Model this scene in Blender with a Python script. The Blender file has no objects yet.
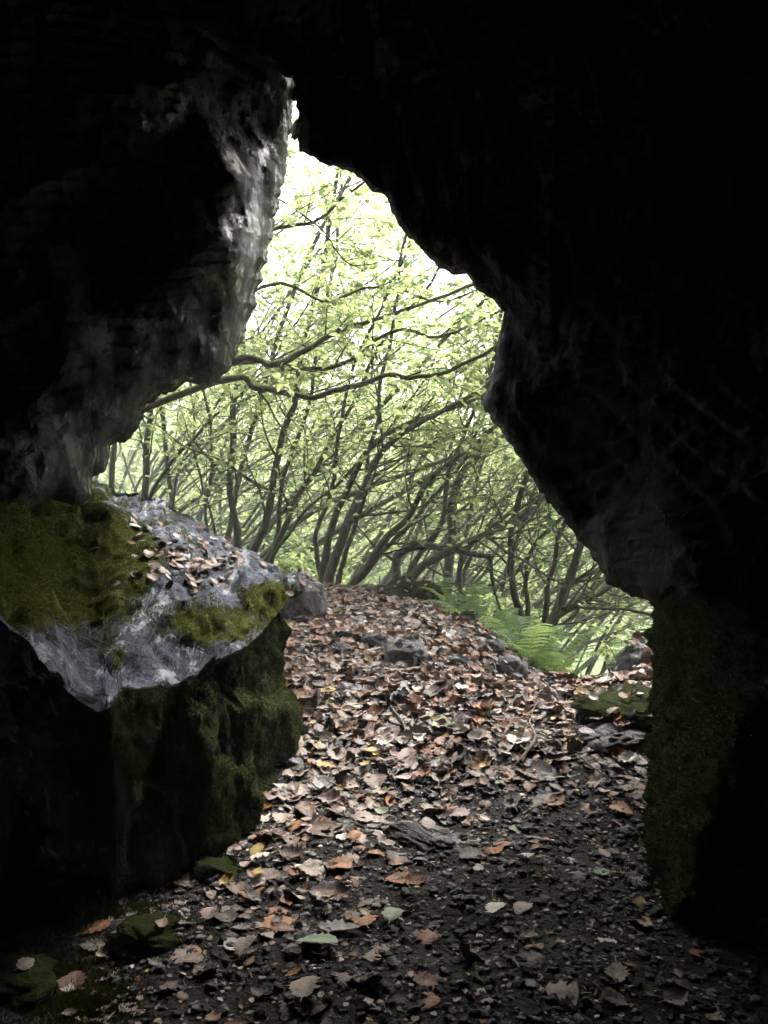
import bpy, math, random
import numpy as np
from mathutils import Vector, Matrix, noise, geometry
from mathutils.bvhtree import BVHTree
R = math.radians
SC = bpy.context.scene
COL = SC.collection
F = 850.0; CX, CY, CZ = 384.0, 512.0, 1.35

def P(px, py, d):
    return Vector((d*(px-CX)/F, d, CZ-d*(py-CY)/F))
def proj(p):
    return CX+F*p[0]/p[1], CY-F*(p[2]-CZ)/p[1]

# ---------------------------------------------------------------- object helpers
def link(o, parent=None):
    COL.objects.link(o)
    if parent is not None: o.parent = parent
    return o
def tag(o, label=None, cat=None, group=None, kind=None):
    if label: o['label'] = label
    if cat: o['category'] = cat
    if group: o['group'] = group
    if kind: o['kind'] = kind
    return o
def mesh_np(name, V, faces, mats, smooth=True, midx=None):
    """V (n,3); faces = (m,k) int array"""
    V = np.asarray(V, dtype=np.float32); Fa = np.asarray(faces, dtype=np.int32)
    me = bpy.data.meshes.new(name)
    me.vertices.add(len(V)); me.vertices.foreach_set('co', V.ravel())
    m, k = Fa.shape
    me.loops.add(m*k); me.loops.foreach_set('vertex_index', Fa.ravel())
    me.polygons.add(m)
    me.polygons.foreach_set('loop_start', np.arange(0, m*k, k, dtype=np.int32))
    me.polygons.foreach_set('loop_total', np.full(m, k, dtype=np.int32))
    if midx is not None: me.polygons.foreach_set('material_index', np.asarray(midx, dtype=np.int32))
    me.polygons.foreach_set('use_smooth', np.full(m, smooth, dtype=bool))
    for mt in (mats if isinstance(mats, (list, tuple)) else [mats]): me.materials.append(mt)
    me.update(calc_edges=True); me.validate()
    return me
def mobj(name, me, parent=None):
    return link(bpy.data.objects.new(name, me), parent)
def empty(name, loc):
    o = bpy.data.objects.new(name, None); o.location = loc; o.empty_display_size = .1
    return link(o)
def attr(me, name, vals):
    a = me.attributes.new(name, 'FLOAT', 'POINT'); a.data.foreach_set('value', np.asarray(vals, dtype=np.float32))

# ---------------------------------------------------------------- noise helpers
def facet(p, s, seed=0.0, st=(1, 1, 1)):
    q = Vector((p[0]*s*st[0]+seed, p[1]*s*st[1]+seed*.7, p[2]*s*st[2]-seed))
    c = noise.voronoi(q)[1][0]
    h = noise.cell_vector(Vector((c.x*13.7, c.y*17.3, c.z*11.9)))
    n = h-Vector((.5, .5, .5)) if max(h) <= 1.0 and min(h) >= 0 else h*.5
    return ((q-c).dot(n)*1.5+(n.x)*.12)/s
def fbm(p, s, o=4, seed=0.0):
    return noise.fractal(Vector((p[0]*s+seed, p[1]*s-seed, p[2]*s+seed*.5)), 1.0, 2.0, o)
def _h(i, j, seed):
    x = np.sin(i*127.1+j*311.7+seed*74.7)*43758.5453
    return x-np.floor(x)-.5
def trilat(u, v, seed=0.0):
    """continuous field of tilted flat facets over a skewed, warped triangle lattice"""
    u = np.asarray(u, float); v = np.asarray(v, float)
    uu = u+.35*np.sin(v*1.7+seed)+.22*np.sin(v*3.9+u*1.3+seed*2); vv = v+.35*np.sin(u*1.9+seed*3)+.22*np.sin(u*4.3-v*1.1+seed)
    s = (uu+vv)*.3660254; a = uu+s; b = vv+s
    i, j = np.floor(a), np.floor(b); fa, fb = a-i, b-j
    up = fa > fb
    h0 = _h(i, j, seed); h3 = _h(i+1, j+1, seed); hm = np.where(up, _h(i+1, j, seed), _h(i, j+1, seed))
    mx, mn = np.maximum(fa, fb), np.minimum(fa, fb)
    return h0*(1-mx)+hm*(mx-mn)+h3*mn
def crag(u, v, seed, s=1.0, sv=1.0):
    k = 0
    for f, a in ((1.3, .20), (3.0, .090), (6.5, .036), (14, .015), (30, .007)):
        c_, s_ = math.cos(f*1.7+seed), math.sin(f*1.7+seed)
        x, y = u*f*s, v*f*s*sv
        k = k+a*trilat(x*c_-y*s_, x*s_+y*c_, seed+f)
    return k/s
def strata(t, w):
    f = t-np.floor(t); return np.where(f < w, f/w, (1-f)/(1-w))-.5
def rbf(ctrl):
    C = np.array([c[:2] for c in ctrl], float); z = np.array([c[2] for c in ctrl], float)
    n = len(C); D = np.linalg.norm(C[:, None]-C[None], axis=2)
    A = np.zeros((n+3, n+3)); A[:n, :n] = D; A[:n, n] = 1; A[:n, n+1:] = C; A[n, :n] = 1; A[n+1:, :n] = C.T
    w = np.linalg.solve(A+np.eye(n+3)*1e-9, np.concatenate([z, [0, 0, 0]]))
    def f(X):
        X = np.atleast_2d(np.asarray(X, float)); out = []
        for i in range(0, len(X), 20000):
            x = X[i:i+20000]
            out.append(np.linalg.norm(x[:, None]-C[None], axis=2)@w[:n]+w[n]+x@w[n+1:])
        return np.concatenate(out)
    return f

# ---------------------------------------------------------------- materials
def newmat(name):
    m = bpy.data.materials.new(name); m.use_nodes = True
    nt = m.node_tree; nt.nodes.clear()
    out = nt.nodes.new('ShaderNodeOutputMaterial')
    b = nt.nodes.new('ShaderNodeBsdfPrincipled')
    nt.links.new(b.outputs[0], out.inputs[0])
    return m, nt, b, out
class N:
    def __init__(s, nt): s.nt = nt
    def __call__(s, kind, **kw):
        n = s.nt.nodes.new('ShaderNode'+kind)
        for k, v in kw.items():
            if k.startswith('i_'):
                key = k[2:]
                n.inputs[int(key) if key.isdigit() else key.replace('_', ' ')].default_value = v
            else: setattr(n, k, v)
        return n
    def l(s, a, b): s.nt.links.new(a, b)
    def coord(s, scale=(1, 1, 1)):
        g = s('NewGeometry'); mp = s('Mapping'); mp.inputs['Scale'].default_value = scale
        s.l(g.outputs['Position'], mp.inputs[0]); return mp.outputs[0]
    def noise(s, vec, scale, detail=6, rough=.6, dist=0):
        n = s('TexNoise', i_Scale=scale, i_Detail=detail, i_Roughness=rough, i_Distortion=dist); s.l(vec, n.inputs['Vector']); return n.outputs[0]
    def ramp(s, v, stops, interp='LINEAR'):
        r = s('ValToRGB'); cr = r.color_ramp; cr.interpolation = interp
        while len(cr.elements) < len(stops): cr.elements.new(.5)
        for e, (p, c) in zip(cr.elements, stops):
            e.position = p; e.color = (c, c, c, 1) if not isinstance(c, tuple) else (*c, 1)
        s.l(v, r.inputs[0]); return r.outputs[0]
    def mix(s, f, a, b, mode='MIX'):
        n = s('Mix', data_type='RGBA', blend_type=mode)
        for k, v in ((0, f), (6, a), (7, b)):
            if isinstance(v, (float, int)): n.inputs[k].default_value = v
            elif isinstance(v, tuple): n.inputs[k].default_value = (*v, 1)
            else: s.l(v, n.inputs[k])
        return n.outputs[2]
    def math(s, op, a, b=0.0, clamp=False):
        n = s('Math', operation=op, use_clamp=clamp)
        for k, v in ((0, a), (1, b)):
            if isinstance(v, (float, int)): n.inputs[k].default_value = v
            else: s.l(v, n.inputs[k])
        return n.outputs[0]
    def attr(s, name):
        n = s('Attribute', attribute_name=name); return n.outputs['Fac']
    def bump(s, h, bs, dist=.02, strength=1.0, prev=None):
        n = s('Bump', i_Distance=dist, i_Strength=strength); s.l(h, n.inputs['Height'])
        if prev is not None: s.l(prev, n.inputs['Normal'])
        if bs is not None: s.l(n.outputs[0], bs.inputs['Normal'])
        return n.outputs[0]

def rock_mat(name, c1, c2, c3, wet=False, streak=0.0, pale=False, band=False, cells=False, moss=False, rough=(.35, .7), mossc=((.012, .018, .003), (.045, .056, .009)), moss_lit=None, st=(1, 1, .45), spec=.5, fs=1.0, bd=.03):
    m, nt, b, out = newmat(name); n = N(nt)
    v = n.coord(st); v1 = n.coord()
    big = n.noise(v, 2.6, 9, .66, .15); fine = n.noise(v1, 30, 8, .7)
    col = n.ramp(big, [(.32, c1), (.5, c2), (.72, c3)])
    col = n.mix(.55, col, n.ramp(fine, [(.3, (.25,)*3), (.5, (.5,)*3), (.75, (.85,)*3)]), 'OVERLAY')
    vor = n('TexVoronoi', feature='DISTANCE_TO_EDGE', i_Scale=5.0)
    wv = n.mix(.18, v, n('TexNoise', i_Scale=4.0, i_Detail=5).outputs[1]); n.l(wv, vor.inputs['Vector'])
    crack = n.ramp(vor.outputs[0], [(0.0, 0.0), (.035, 1.0)])
    if streak:
        sv = n.noise(n.coord((6, 6, .7)), 1.4, 7, .65, .5)
        sm = n.ramp(n.math('MULTIPLY', sv, n.noise(v1, 1.1, 3, .5)), [(.29, 0.0), (.35, 1.0)])
        col = n.mix(n.math('MULTIPLY', sm, streak), col, (.52, .54, .56))
    if cells:
        ce = n('TexVoronoi', i_Scale=28.0); n.l(v1, ce.inputs['Vector']); sc_ = n('SeparateColor'); n.l(ce.outputs['Color'], sc_.inputs[0])
        col = n.mix(n.ramp(sc_.outputs[0], [(.80, 0.0), (.84, .8)]), col, (.24, .23, .22))
    if band:
        bn = n.noise(n.coord((9, 2.4, 3)), 1.3, 10, .72, .3)
        col = n.mix(n.ramp(bn, [(.30, .85), (.47, 0.0)]), col, (.010, .011, .013))
        col = n.mix(n.ramp(bn, [(.54, 0.0), (.60, .9)]), col, (.44, .47, .54))
    if pale:  # highlights on the overhang facets, painted into the rock colour
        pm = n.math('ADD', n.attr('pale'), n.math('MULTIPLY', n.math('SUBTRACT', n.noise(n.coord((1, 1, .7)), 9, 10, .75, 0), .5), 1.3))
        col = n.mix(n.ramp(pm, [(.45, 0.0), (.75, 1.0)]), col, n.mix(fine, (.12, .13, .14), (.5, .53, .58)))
    col = n.mix(n.math('MULTIPLY', n.math('SUBTRACT', 1.0, crack), .45), col, (.02, .02, .018))
    h = n.math('ADD', n.math('MULTIPLY', big, 1.2), n.math('MULTIPLY', fine, .22*fs))
    h = n.math('ADD', h, n.math('MULTIPLY', crack, .10))
    med = n.noise(v, 9, 8, .65, .3)
    h = n.math('ADD', h, n.math('MULTIPLY', med, .5))
    rg = n.ramp(med, [(.43, rough[0]), (.50, rough[1])] if wet else [(.35, rough[0]), (.65, rough[1])])
    if moss:
        a = n.attr('moss'); mn = n.noise(v1, 7, 9, .7)
        mk = n.math('ADD', a, n.math('MULTIPLY', n.math('SUBTRACT', mn, .5), 1.5))
        mk = n.ramp(mk, [(.42, 0.0), (.58, 1.0)])
        mf = n.noise(v1, 55, 6, .75); mb = n.noise(v1, 5, 4, .6)
        mc = n.mix(mb, mossc[0], mossc[1])
        if moss_lit: mc = n.mix(n.attr('top'), mc, n.mix(mb, moss_lit[0], moss_lit[1]))  # lighter moss colour painted on the lit top
        mc = n.mix(.7, mc, n.ramp(mf, [(.3, .2), (.7, .85)]), 'OVERLAY')
        col = n.mix(mk, col, mc)
        h = n.math('ADD', h, n.math('MULTIPLY', mk, n.math('ADD', .35, n.math('MULTIPLY', mf, .8))))
        rg = n.mix(mk, rg, (.95,)*3)
        sp = n.ramp(mk, [(0.0, spec), (1.0, .12)])
        n.l(sp, b.inputs['Specular IOR Level'])
    else: b.inputs['Specular IOR Level'].default_value = spec
    n.l(col, b.inputs['Base Color']); n.l(rg, b.inputs['Roughness'])
    n.bump(h, b, bd, 1.0)
    return m

def leaf_mat(name, c, c2, trans=.0, rough=.55, tc=None, var=.35, spec=.4, bump=True, scale=45, tone=False):
    m, nt, b, out = newmat(name); n = N(nt)
    v = n.coord()
    f = n.noise(v, scale, 4, .6)
    col = n.mix(n.ramp(f, [(.35, 0.0), (.65, 1.0)]), c, c2)
    if tone:
        tn = n.attr('tone'); col = n.mix(n.math('MULTIPLY', tn, .8, True), (.02, .014, .011), col)
        sp_ = n.ramp(n.noise(v, 95, 3, .5), [(.60, 0.0), (.70, 1.0)]); col = n.mix(n.math('MULTIPLY', sp_, .55), col, (.03, .02, .015))
        vn = n.attr('vein'); col = n.mix(n.math('MULTIPLY', vn, .45), col, n.mix(.5, c, (.6, .55, .5)))
    oi = n('ObjectInfo')
    n.l(col, b.inputs['Base Color']); b.inputs['Roughness'].default_value = rough
    b.inputs['Specular IOR Level'].default_value = spec
    if bump: n.bump(n.noise(v, 130, 3, .6), b, .003, .8)
    if trans > 0:
        t = n('BsdfTranslucent'); t.inputs[0].default_value = (*tc, 1)
        mx = n('MixShader', i_0=trans); n.l(b.outputs[0], mx.inputs[1]); n.l(t.outputs[0], mx.inputs[2])
        n.l(mx.outputs[0], out.inputs[0])
    return m

M = {}
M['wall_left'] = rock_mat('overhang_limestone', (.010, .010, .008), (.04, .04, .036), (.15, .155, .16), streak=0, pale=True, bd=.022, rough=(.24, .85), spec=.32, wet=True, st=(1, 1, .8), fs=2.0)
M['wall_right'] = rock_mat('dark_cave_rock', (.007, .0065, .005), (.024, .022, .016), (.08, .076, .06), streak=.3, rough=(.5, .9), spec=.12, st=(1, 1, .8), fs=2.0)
M['pillar'] = rock_mat('mossy_pillar_rock', (.014, .014, .011), (.04, .038, .03), (.12, .115, .10), moss=True, mossc=((.02, .026, .006), (.07, .078, .02)), spec=.3)
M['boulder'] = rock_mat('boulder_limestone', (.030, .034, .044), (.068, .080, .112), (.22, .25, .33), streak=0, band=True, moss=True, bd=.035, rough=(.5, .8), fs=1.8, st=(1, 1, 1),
                        mossc=((.012, .018, .003), (.045, .056, .009)), moss_lit=((.04, .045, .007), (.14, .165, .034)), spec=.14)  # front moss darker than top moss: shade put into the colour
M['stone'] = rock_mat('grey_stone', (.05, .05, .05), (.14, .14, .143), (.33, .335, .35), spec=.2, moss=False, st=(1, 1, 1), rough=(.4, .75))
M['stone_moss'] = rock_mat('mossy_stone', (.03, .03, .026), (.07, .07, .062), (.15, .15, .14), moss=True, st=(1, 1, 1))
M['pebble'] = rock_mat('wet_pebble', cells=True, c1=(.012, .012, .011), c2=(.03, .03, .03), c3=(.09, .09, .095), st=(1, 1, 1), rough=(.45, .7), spec=.3)

def bark_mat(name, c1, c2, green=.6, lich=.3):
    m, nt, b, out = newmat(name); n = N(nt)
    v = n.coord(); f = n.noise(n.coord((1, 1, .25)), 28, 6, .65)
    col = n.mix(n.ramp(f, [(.3, 0.0), (.7, 1.0)]), c1, c2)
    g = n('NewGeometry'); sx = n('SeparateXYZ'); n.l(g.outputs['Normal'], sx.inputs[0])
    mn = n.noise(v, 3.5, 5, .7)
    mk = n.math('ADD', n.math('MULTIPLY', sx.outputs[2], .35), mn)
    mk = n.math('MULTIPLY', n.ramp(mk, [(.5, 0.0), (.68, 1.0)]), green)
    col = n.mix(mk, col, (.12, .14, .03))
    l = n.math('MULTIPLY', n.ramp(n.noise(v, 9, 6, .7), [(.58, 0.0), (.66, 1.0)]), lich)
    col = n.mix(l, col, (.24, .25, .22))
    n.l(col, b.inputs['Base Color']); b.inputs['Roughness'].default_value = .85
    n.bump(f, b, .015, 1.0); return m
M['bark'] = bark_mat('mossy_bark', (.035, .03, .021), (.10, .088, .064))
M['bark_grey'] = bark_mat('grey_lichen_bark', (.045, .042, .034), (.13, .125, .11), .45, .5)
M['bark_far'] = bark_mat('distant_bark', (.05, .045, .034), (.13, .12, .09), .5, .3)
M['bark_limb'] = bark_mat('mossy_limb_bark', (.04, .035, .025), (.12, .11, .08), .95, .3)
M['twig'] = bark_mat('dead_twig', (.10, .085, .07), (.26, .23, .2), .1, .2)
M['leafA'] = leaf_mat('tree_leaf_green', (.07, .14, .03), (.10, .18, .04), .6, .45, (.50, .60, .27), bump=False, scale=2)
M['leafB'] = leaf_mat('tree_leaf_yellow_green', (.11, .17, .035), (.16, .22, .05), .62, .45, (.62, .70, .30), bump=False, scale=2)
M['leafC'] = leaf_mat('tree_leaf_deep_green', (.03, .07, .012), (.06, .11, .02), .5, .4, (.30, .45, .16), bump=False, scale=2)
M['fern'] = leaf_mat('fern_green', (.08, .18, .05), (.12, .22, .07), .45, .5, (.36, .48, .15), bump=False, scale=6)
M['grass'] = leaf_mat('meadow_grass', (.08, .16, .03), (.14, .22, .05), .45, .5, (.3, .45, .1), bump=False, scale=2)
M['moss_shaded'] = leaf_mat('shaded_moss_tuft', (.010, .017, .003), (.055, .07, .012), .15, .95, (.07, .09, .015), bump=False, scale=9, spec=.05)  # darker copy of the moss for dim places, shade put into its colour
M['moss'] = leaf_mat('lit_moss_tuft', (.035, .045, .006), (.12, .15, .026), .25, .95, (.18, .21, .03), bump=False, scale=9, spec=.1)  # lighter copy of the same moss for the lit boulder top
LC = [('pale tan', (.50, .40, .32), (.34, .26, .20)), ('greyish pink', (.42, .315, .28), (.28, .20, .175)), ('mid brown', (.21, .125, .08), (.12, .07, .045)),
      ('rust brown', (.34, .13, .05), (.20, .075, .03)), ('dark brown', (.07, .042, .03), (.04, .025, .02)), ('orange', (.48, .19, .03), (.30, .11, .02)),
      ('yellow', (.50, .36, .07), (.36, .25, .06)), ('pale green', (.27, .33, .20), (.2, .26, .16)), ('whitish', (.84, .79, .70), (.55, .49, .42)), ('ash grey', (.24, .225, .22), (.15, .14, .135))]
LW = [.12, .17, .20, .13, .22, .035, .03, .01, .045, .09]
LM = [leaf_mat('fallen_leaf_'+n.replace(' ', '_'), a, b2, rough=.55, spec=.35, scale=38, tone=True) for n, a, b2 in LC]

def ground_mat():
    m, nt, b, out = newmat('wet_soil'); n = N(nt)
    v = n.coord(); a = n.attr('grass')
    f = n.noise(v, 14, 9, .7); g = n.noise(v, 60, 6, .7); c = n.noise(v, 1.5, 5, .6)
    col = n.mix(n.ramp(f, [(.3, 0.0), (.7, 1.0)]), (.007, .006, .005), (.026, .021, .018))
    vor = n('TexVoronoi', i_Scale=55.0); n.l(v, vor.inputs['Vector'])
    pk = n.ramp(vor.outputs['Color'], [(.62, 0.0), (.75, 1.0)])
    col = n.mix(n.math('MULTIPLY', pk, .4), col, (.06, .058, .055))
    gc = n.mix(c, (.07, .13, .025), (.15, .22, .05))
    gc = n.mix(.5, gc, n.ramp(n.noise(v, 4, 6, .7), [(.3, .3), (.7, .75)]), 'OVERLAY')
    mk = n.ramp(n.math('ADD', a, n.math('MULTIPLY', n.math('SUBTRACT', c, .5), .6)), [(.4, 0.0), (.6, 1.0)])
    col = n.mix(mk, col, gc)
    n.l(col, b.inputs['Base Color'])
    n.l(n.mix(mk, n.ramp(f, [(.35, .5), (.6, .9)]), (.9,)*3), b.inputs['Roughness']); b.inputs['Specular IOR Level'].default_value = .25
    h = n.math('ADD', f, n.math('MULTIPLY', g, .35)); h = n.math('ADD', h, n.math('MULTIPLY', vor.outputs['Distance'], -.3))
    n.bump(h, b, .03, 1.0); return m
M['ground'] = ground_mat()

# ---------------------------------------------------------------- ground
gpx = [(384, 1024, 2.2), (200, 1000, 2.3), (600, 1000, 2.3), (0, 1000, 2.3), (768, 1000, 2.3), (300, 830, 3.4), (450, 830, 3.4), (600, 830, 3.4),
       (300, 752, 4.1), (450, 745, 4.1), (600, 760, 3.9), (720, 770, 3.8), (310, 665, 5.2), (420, 660, 5.3), (500, 690, 4.9), (600, 706, 4.6), (700, 700, 4.6),
       (200, 640, 5.6), (310, 608, 6.6), (400, 600, 6.8), (430, 606, 6.6), (480, 634, 6.0), (522, 668, 5.6), (545, 690, 5.3), (600, 682, 5.2), (650, 673, 5.1), (720, 665, 5.1),
       (200, 594, 7.2), (330, 588, 7.6), (400, 591, 7.5)]
gc = []
for px, py, d in gpx:
    p = P(px, py, d); gc.append((p.x, p.y, p.z))
gc += [(-2.2, 9, .55), (0, 9.2, .3), (.9, 8, 0.05), (1.15, 6.7, -.05), (1.6, 6.4, -.25), (1.6, 8, -.7), (2.6, 7, -.6), (3.6, 6, -.1), (0, 12, -.7), (-4, 12, .2), (4, 12, -2.2),
       (-5, 20, -1.6), (0, 20, -3.2), (6, 20, -4.2), (0, 35, -5.5), (20, 35, -6), (-20, 35, -3), (0, 60, -4), (30, 60, -4), (-30, 60, -2), (0, 140, 6), (60, 140, 6), (-60, 140, 8),
       (0, 0, 0), (-2, 0, .05), (2, 0, 0), (0, -4, 0), (-2.4, 3, .1), (2.4, 3, 0), (-3.5, 5, .6), (0, 600, 60), (-500, 300, 40), (500, 300, 40), (-500, -300, 10), (500, -300, 10), (0, -300, 10), (-8, 4, 1.5), (8, 4, 0), (-8, -4, 1), (8, -4, 0)]
Hb = rbf(gc)
def Hn(x, y):
    w = 1.0 if y < 12 else 2.0
    return w*(fbm((x, y, 0), 1.2, 3)*.045+fbm((x, y, 3), 6, 3)*.012)
def H(x, y): return float(Hb([(x, y)])[0])+Hn(x, y)
def axis(dense0, dense1, st, far, k=1.13):
    a = list(np.arange(dense0, dense1+1e-6, st)); s = st
    while a[-1] < far: s *= k; a.append(a[-1]+s)
    s = st; lo = []
    x = dense0
    while x > -far: s *= k; x -= s; lo.append(x)
    return np.array(lo[::-1]+a)
xs = axis(-2.4, 2.4, .03, 170); ys = axis(1.6, 8.6, .03, 170)
XX, YY = np.meshgrid(xs, ys)
pts = np.stack([XX.ravel(), YY.ravel()], 1); zz = Hb(pts)
zz = zz+np.array([Hn(x, y) for x, y in pts])
nx, ny = len(xs), len(ys)
I = np.arange(nx*ny).reshape(ny, nx)
quads = np.stack([I[:-1, :-1].ravel(), I[:-1, 1:].ravel(), I[1:, 1:].ravel(), I[1:, :-1].ravel()], 1)
gme = mesh_np('ground', np.column_stack([pts, zz]), quads, M['ground'])
gr = np.clip((pts[:, 1]-8.5)/3, 0, 1)
gr = np.maximum(gr, np.clip((pts[:, 0]-.9)/.6, 0, 1)*np.clip((pts[:, 1]-5.7)/.8, 0, 1)*.75)
attr(gme, 'grass', gr)
tag(mobj('ground', gme), 'dark wet earth slope leading out of the cave mouth', kind='structure')
gbvh = BVHTree.FromPolygons([Vector(v) for v in np.column_stack([pts, zz])[:]], [tuple(q) for q in quads.tolist()])
def ground_hit(x, y):
    h = gbvh.ray_cast(Vector((x, y, 20)), Vector((0, 0, -1)))
    return (h[0], h[1]) if h[0] else (Vector((x, y, H(x, y))), Vector((0, 0, 1)))

# ---------------------------------------------------------------- rock masses
def resample(poly, step, jag, rnd, closed=True):
    out = []; n = len(poly)
    for i in range(n if closed else n-1):
        a, b = poly[i], poly[(i+1) % n]
        L = math.dist(a, b); vis = -30 < (a[0]+b[0])/2 < 800 and -30 < (a[1]+b[1])/2 < 1060
        st = step if vis else 30
        k = max(1, int(L/st))
        nx_, ny_ = -(b[1]-a[1])/(L+1e-9), (b[0]-a[0])/(L+1e-9)
        for j in range(k):
            t = j/k; x = a[0]+(b[0]-a[0])*t; y = a[1]+(b[1]-a[1])*t
            if vis and j > 0:
                o = jag*(noise.noise(Vector((x*.09, y*.09, 3)))*1.0+noise.noise(Vector((x*.3, y*.3, 9)))*.5)
                x += nx_*o; y += ny_*o
            out.append((x, y))
    return out
def inside(poly, X):
    x, y = X[:, 0], X[:, 1]; c = np.zeros(len(X), bool); n = len(poly); j = n-1
    for i in range(n):
        xi, yi = poly[i]; xj, yj = poly[j]
        if yi != yj:
            t = ((yi > y) != (yj > y)) & (x < (xj-xi)*(y-yi)/(yj-yi)+xi); c ^= t
        j = i
    return c
def mass(name, poly, ctrl, mat, T, shift, step=5, roll=(50, .35), amp=1.0, jag=4, seed=0, mossf=None, mossn='moss', vst=(1, 1, .6), sc=1.0):
    rnd = random.Random(seed)
    ol = resample(poly, step, jag, rnd)
    A = np.array(ol)
    g = []
    x0, y0, x1, y1 = A[:, 0].min(), A[:, 1].min(), A[:, 0].max(), A[:, 1].max()
    for gx in np.arange(max(x0, -40), min(x1, 810), step):
        for gy in np.arange(max(y0, -40), min(y1, 1065), step): g.append((gx+rnd.uniform(-1, 1), gy+rnd.uniform(-1, 1)))
    for gx in np.arange(x0, x1, 32):
        for gy in np.arange(y0, y1, 32):
            if not (-50 < gx < 820 and -50 < gy < 1075): g.append((gx+rnd.uniform(-4, 4), gy+rnd.uniform(-4, 4)))
    G = np.array(g); G = G[inside(ol, G)]
    dist = np.full(len(G), 1e9)
    seg = np.roll(A, -1, 0)-A; L2 = (seg**2).sum(1)+1e-9
    for i in range(0, len(G), 2000):
        gg = G[i:i+2000]; t = np.clip(((gg[:, None]-A[None])*seg[None]).sum(2)/L2[None], 0, 1)
        dd = np.linalg.norm(gg[:, None]-(A[None]+t[..., None]*seg[None]), axis=2); dist[i:i+2000] = dd.min(1)
    keep = dist > step*.55; G = G[keep]; dist = dist[keep]
    allp = np.concatenate([A, G]); dist = np.concatenate([np.zeros(len(A)), dist]); n = len(allp)
    r = geometry.delaunay_2d_cdt([Vector(p) for p in allp.tolist()], [], [list(range(len(A)))], 1, 1e-4)
    vo, tri = r[0], [t for t in r[2] if len(t) == 3]
    vo = np.array([tuple(v) for v in vo])
    if len(vo) != n:
        dist = np.array([dist[o[0]] if o else 0 for o in r[3]])
    D = rbf(ctrl)(vo)
    e = np.clip(dist/roll[0], 0, 1)
    D = D+roll[1]*(1-np.sqrt(1-(1-e)**2))
    co = np.zeros((len(vo), 3))
    ws = P(1, 1, 1); wx = D*(vo[:, 0]-CX)/F; wz = CZ-D*(vo[:, 1]-CY)/F; KK = crag(wx+D*.5, wz, seed, sc, vst[2]); nz_ = trilat(wx*2.2, wz*2.2, seed+2)*.9; KK = KK+.035*strata((wx*.8-wz*.5)*2.6+nz_, .86)+.016*strata((wx*1.0+wz*.35)*7+nz_*2, .82)+.008*strata((wx*.4-wz*.9)*17+nz_*3, .8)
    for i, (x, y) in enumerate(vo):
        p = P(x, y, D[i]); w = .25+.75*min(1, dist[i]/25)
        k = KK[i]*1.5+fbm(p, 9*sc, 5, seed)*.012+noise.noise(p*34)*.004
        co[i] = P(x, y, D[i]+k*amp*w)
    # back side, flaring outwards
    bk = np.array([P(x+shift[0], y+shift[1], d+T) for (x, y), d in zip(vo, D)])
    mid = np.array([P(x+shift[0]*.3, y+shift[1]*.3, d+T*.3) for (x, y), d in zip(vo, D)])
    nv = len(vo)
    T0 = np.array(tri)
    # orient: make front face camera
    a, b, c = vo[T0[0, 0]], vo[T0[0, 1]], vo[T0[0, 2]]
    ed = {}
    for t in T0.tolist():
        for i in range(3): ed[(t[i], t[(i+1) % 3])] = 1
    be = [(i, j) for (i, j) in ed if (j, i) not in ed]
    side = []
    for i, j in be:
        side += [(i, i+nv, j), (j, i+nv, j+nv), (i+nv, i+2*nv, j+nv), (j+nv, i+2*nv, j+2*nv)]
    allf = np.concatenate([T0, T0[:, ::-1]+2*nv, np.array(side)])
    V = np.concatenate([co, mid, bk])
    p0, p1, p2 = (Vector(co[k]) for k in T0[len(T0)//2])
    if (p1-p0).cross(p2-p0).dot(p0-Vector((0, 0, CZ))) > 0: allf = allf[:, ::-1]
    used = np.zeros(len(V), bool); used[allf.ravel()] = True
    mp = np.cumsum(used)-1; V = V[used]; allf = mp[allf]
    me = mesh_np(name, V, allf, mat, False)
    if mossf: attr(me, mossn, [mossf(p) for p in V])
    return me

left_poly = [(330, -40), (300, 60), (298, 84), (294, 105), (289, 140), (287, 165), (281, 195), (275, 225), (268, 252), (262, 275), (256, 300), (247, 330), (238, 350), (228, 372), (212, 384),
             (190, 383), (166, 395), (145, 407), (139, 428), (128, 440), (110, 446), (106, 470), (92, 478), (90, 498), (76, 506), (56, 497), (38, 506), (20, 519), (0, 527),
             (-60, 560), (-200, 700), (-330, 1500), (-1100, 1500), (-1100, -1200), (330, -1200)]
left_ctrl = [(300, 84, 4.6), (287, 165, 4.5), (275, 225, 4.4), (262, 275, 4.3), (247, 330, 4.2), (228, 372, 4.05), (190, 383, 3.75), (145, 407, 3.5), (110, 446, 3.35), (90, 490, 3.0),
             (56, 497, 2.7), (0, 527, 2.35), (250, 130, 4.2), (248, 200, 4.0), (250, 270, 4.0), (238, 180, 3.72), (236, 250, 3.7), (200, 200, 3.55), (205, 300, 3.6), (190, 350, 3.5), (160, 250, 3.35),
             (160, 330, 3.2), (150, 370, 3.2), (110, 250, 3.15), (100, 300, 2.95), (80, 290, 2.65), (85, 330, 2.62), (55, 350, 2.7), (30, 380, 2.72), (80, 400, 2.85), (20, 430, 2.45), (50, 460, 2.55),
             (0, 480, 2.25), (0, 300, 2.45), (0, 200, 2.55), (90, 150, 3.0), (0, 0, 2.45), (150, 60, 3.3), (240, 0, 3.9), (330, -60, 4.2), (150, -300, 3.2), (-200, 200, 2.1), (-200, 500, 2.0),
             (-1100, 200, 2.3), (-1100, -1200, 2.6), (330, -1200, 2.9), (-330, 1500, 1.9), (-1100, 1500, 2.0)]
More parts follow.
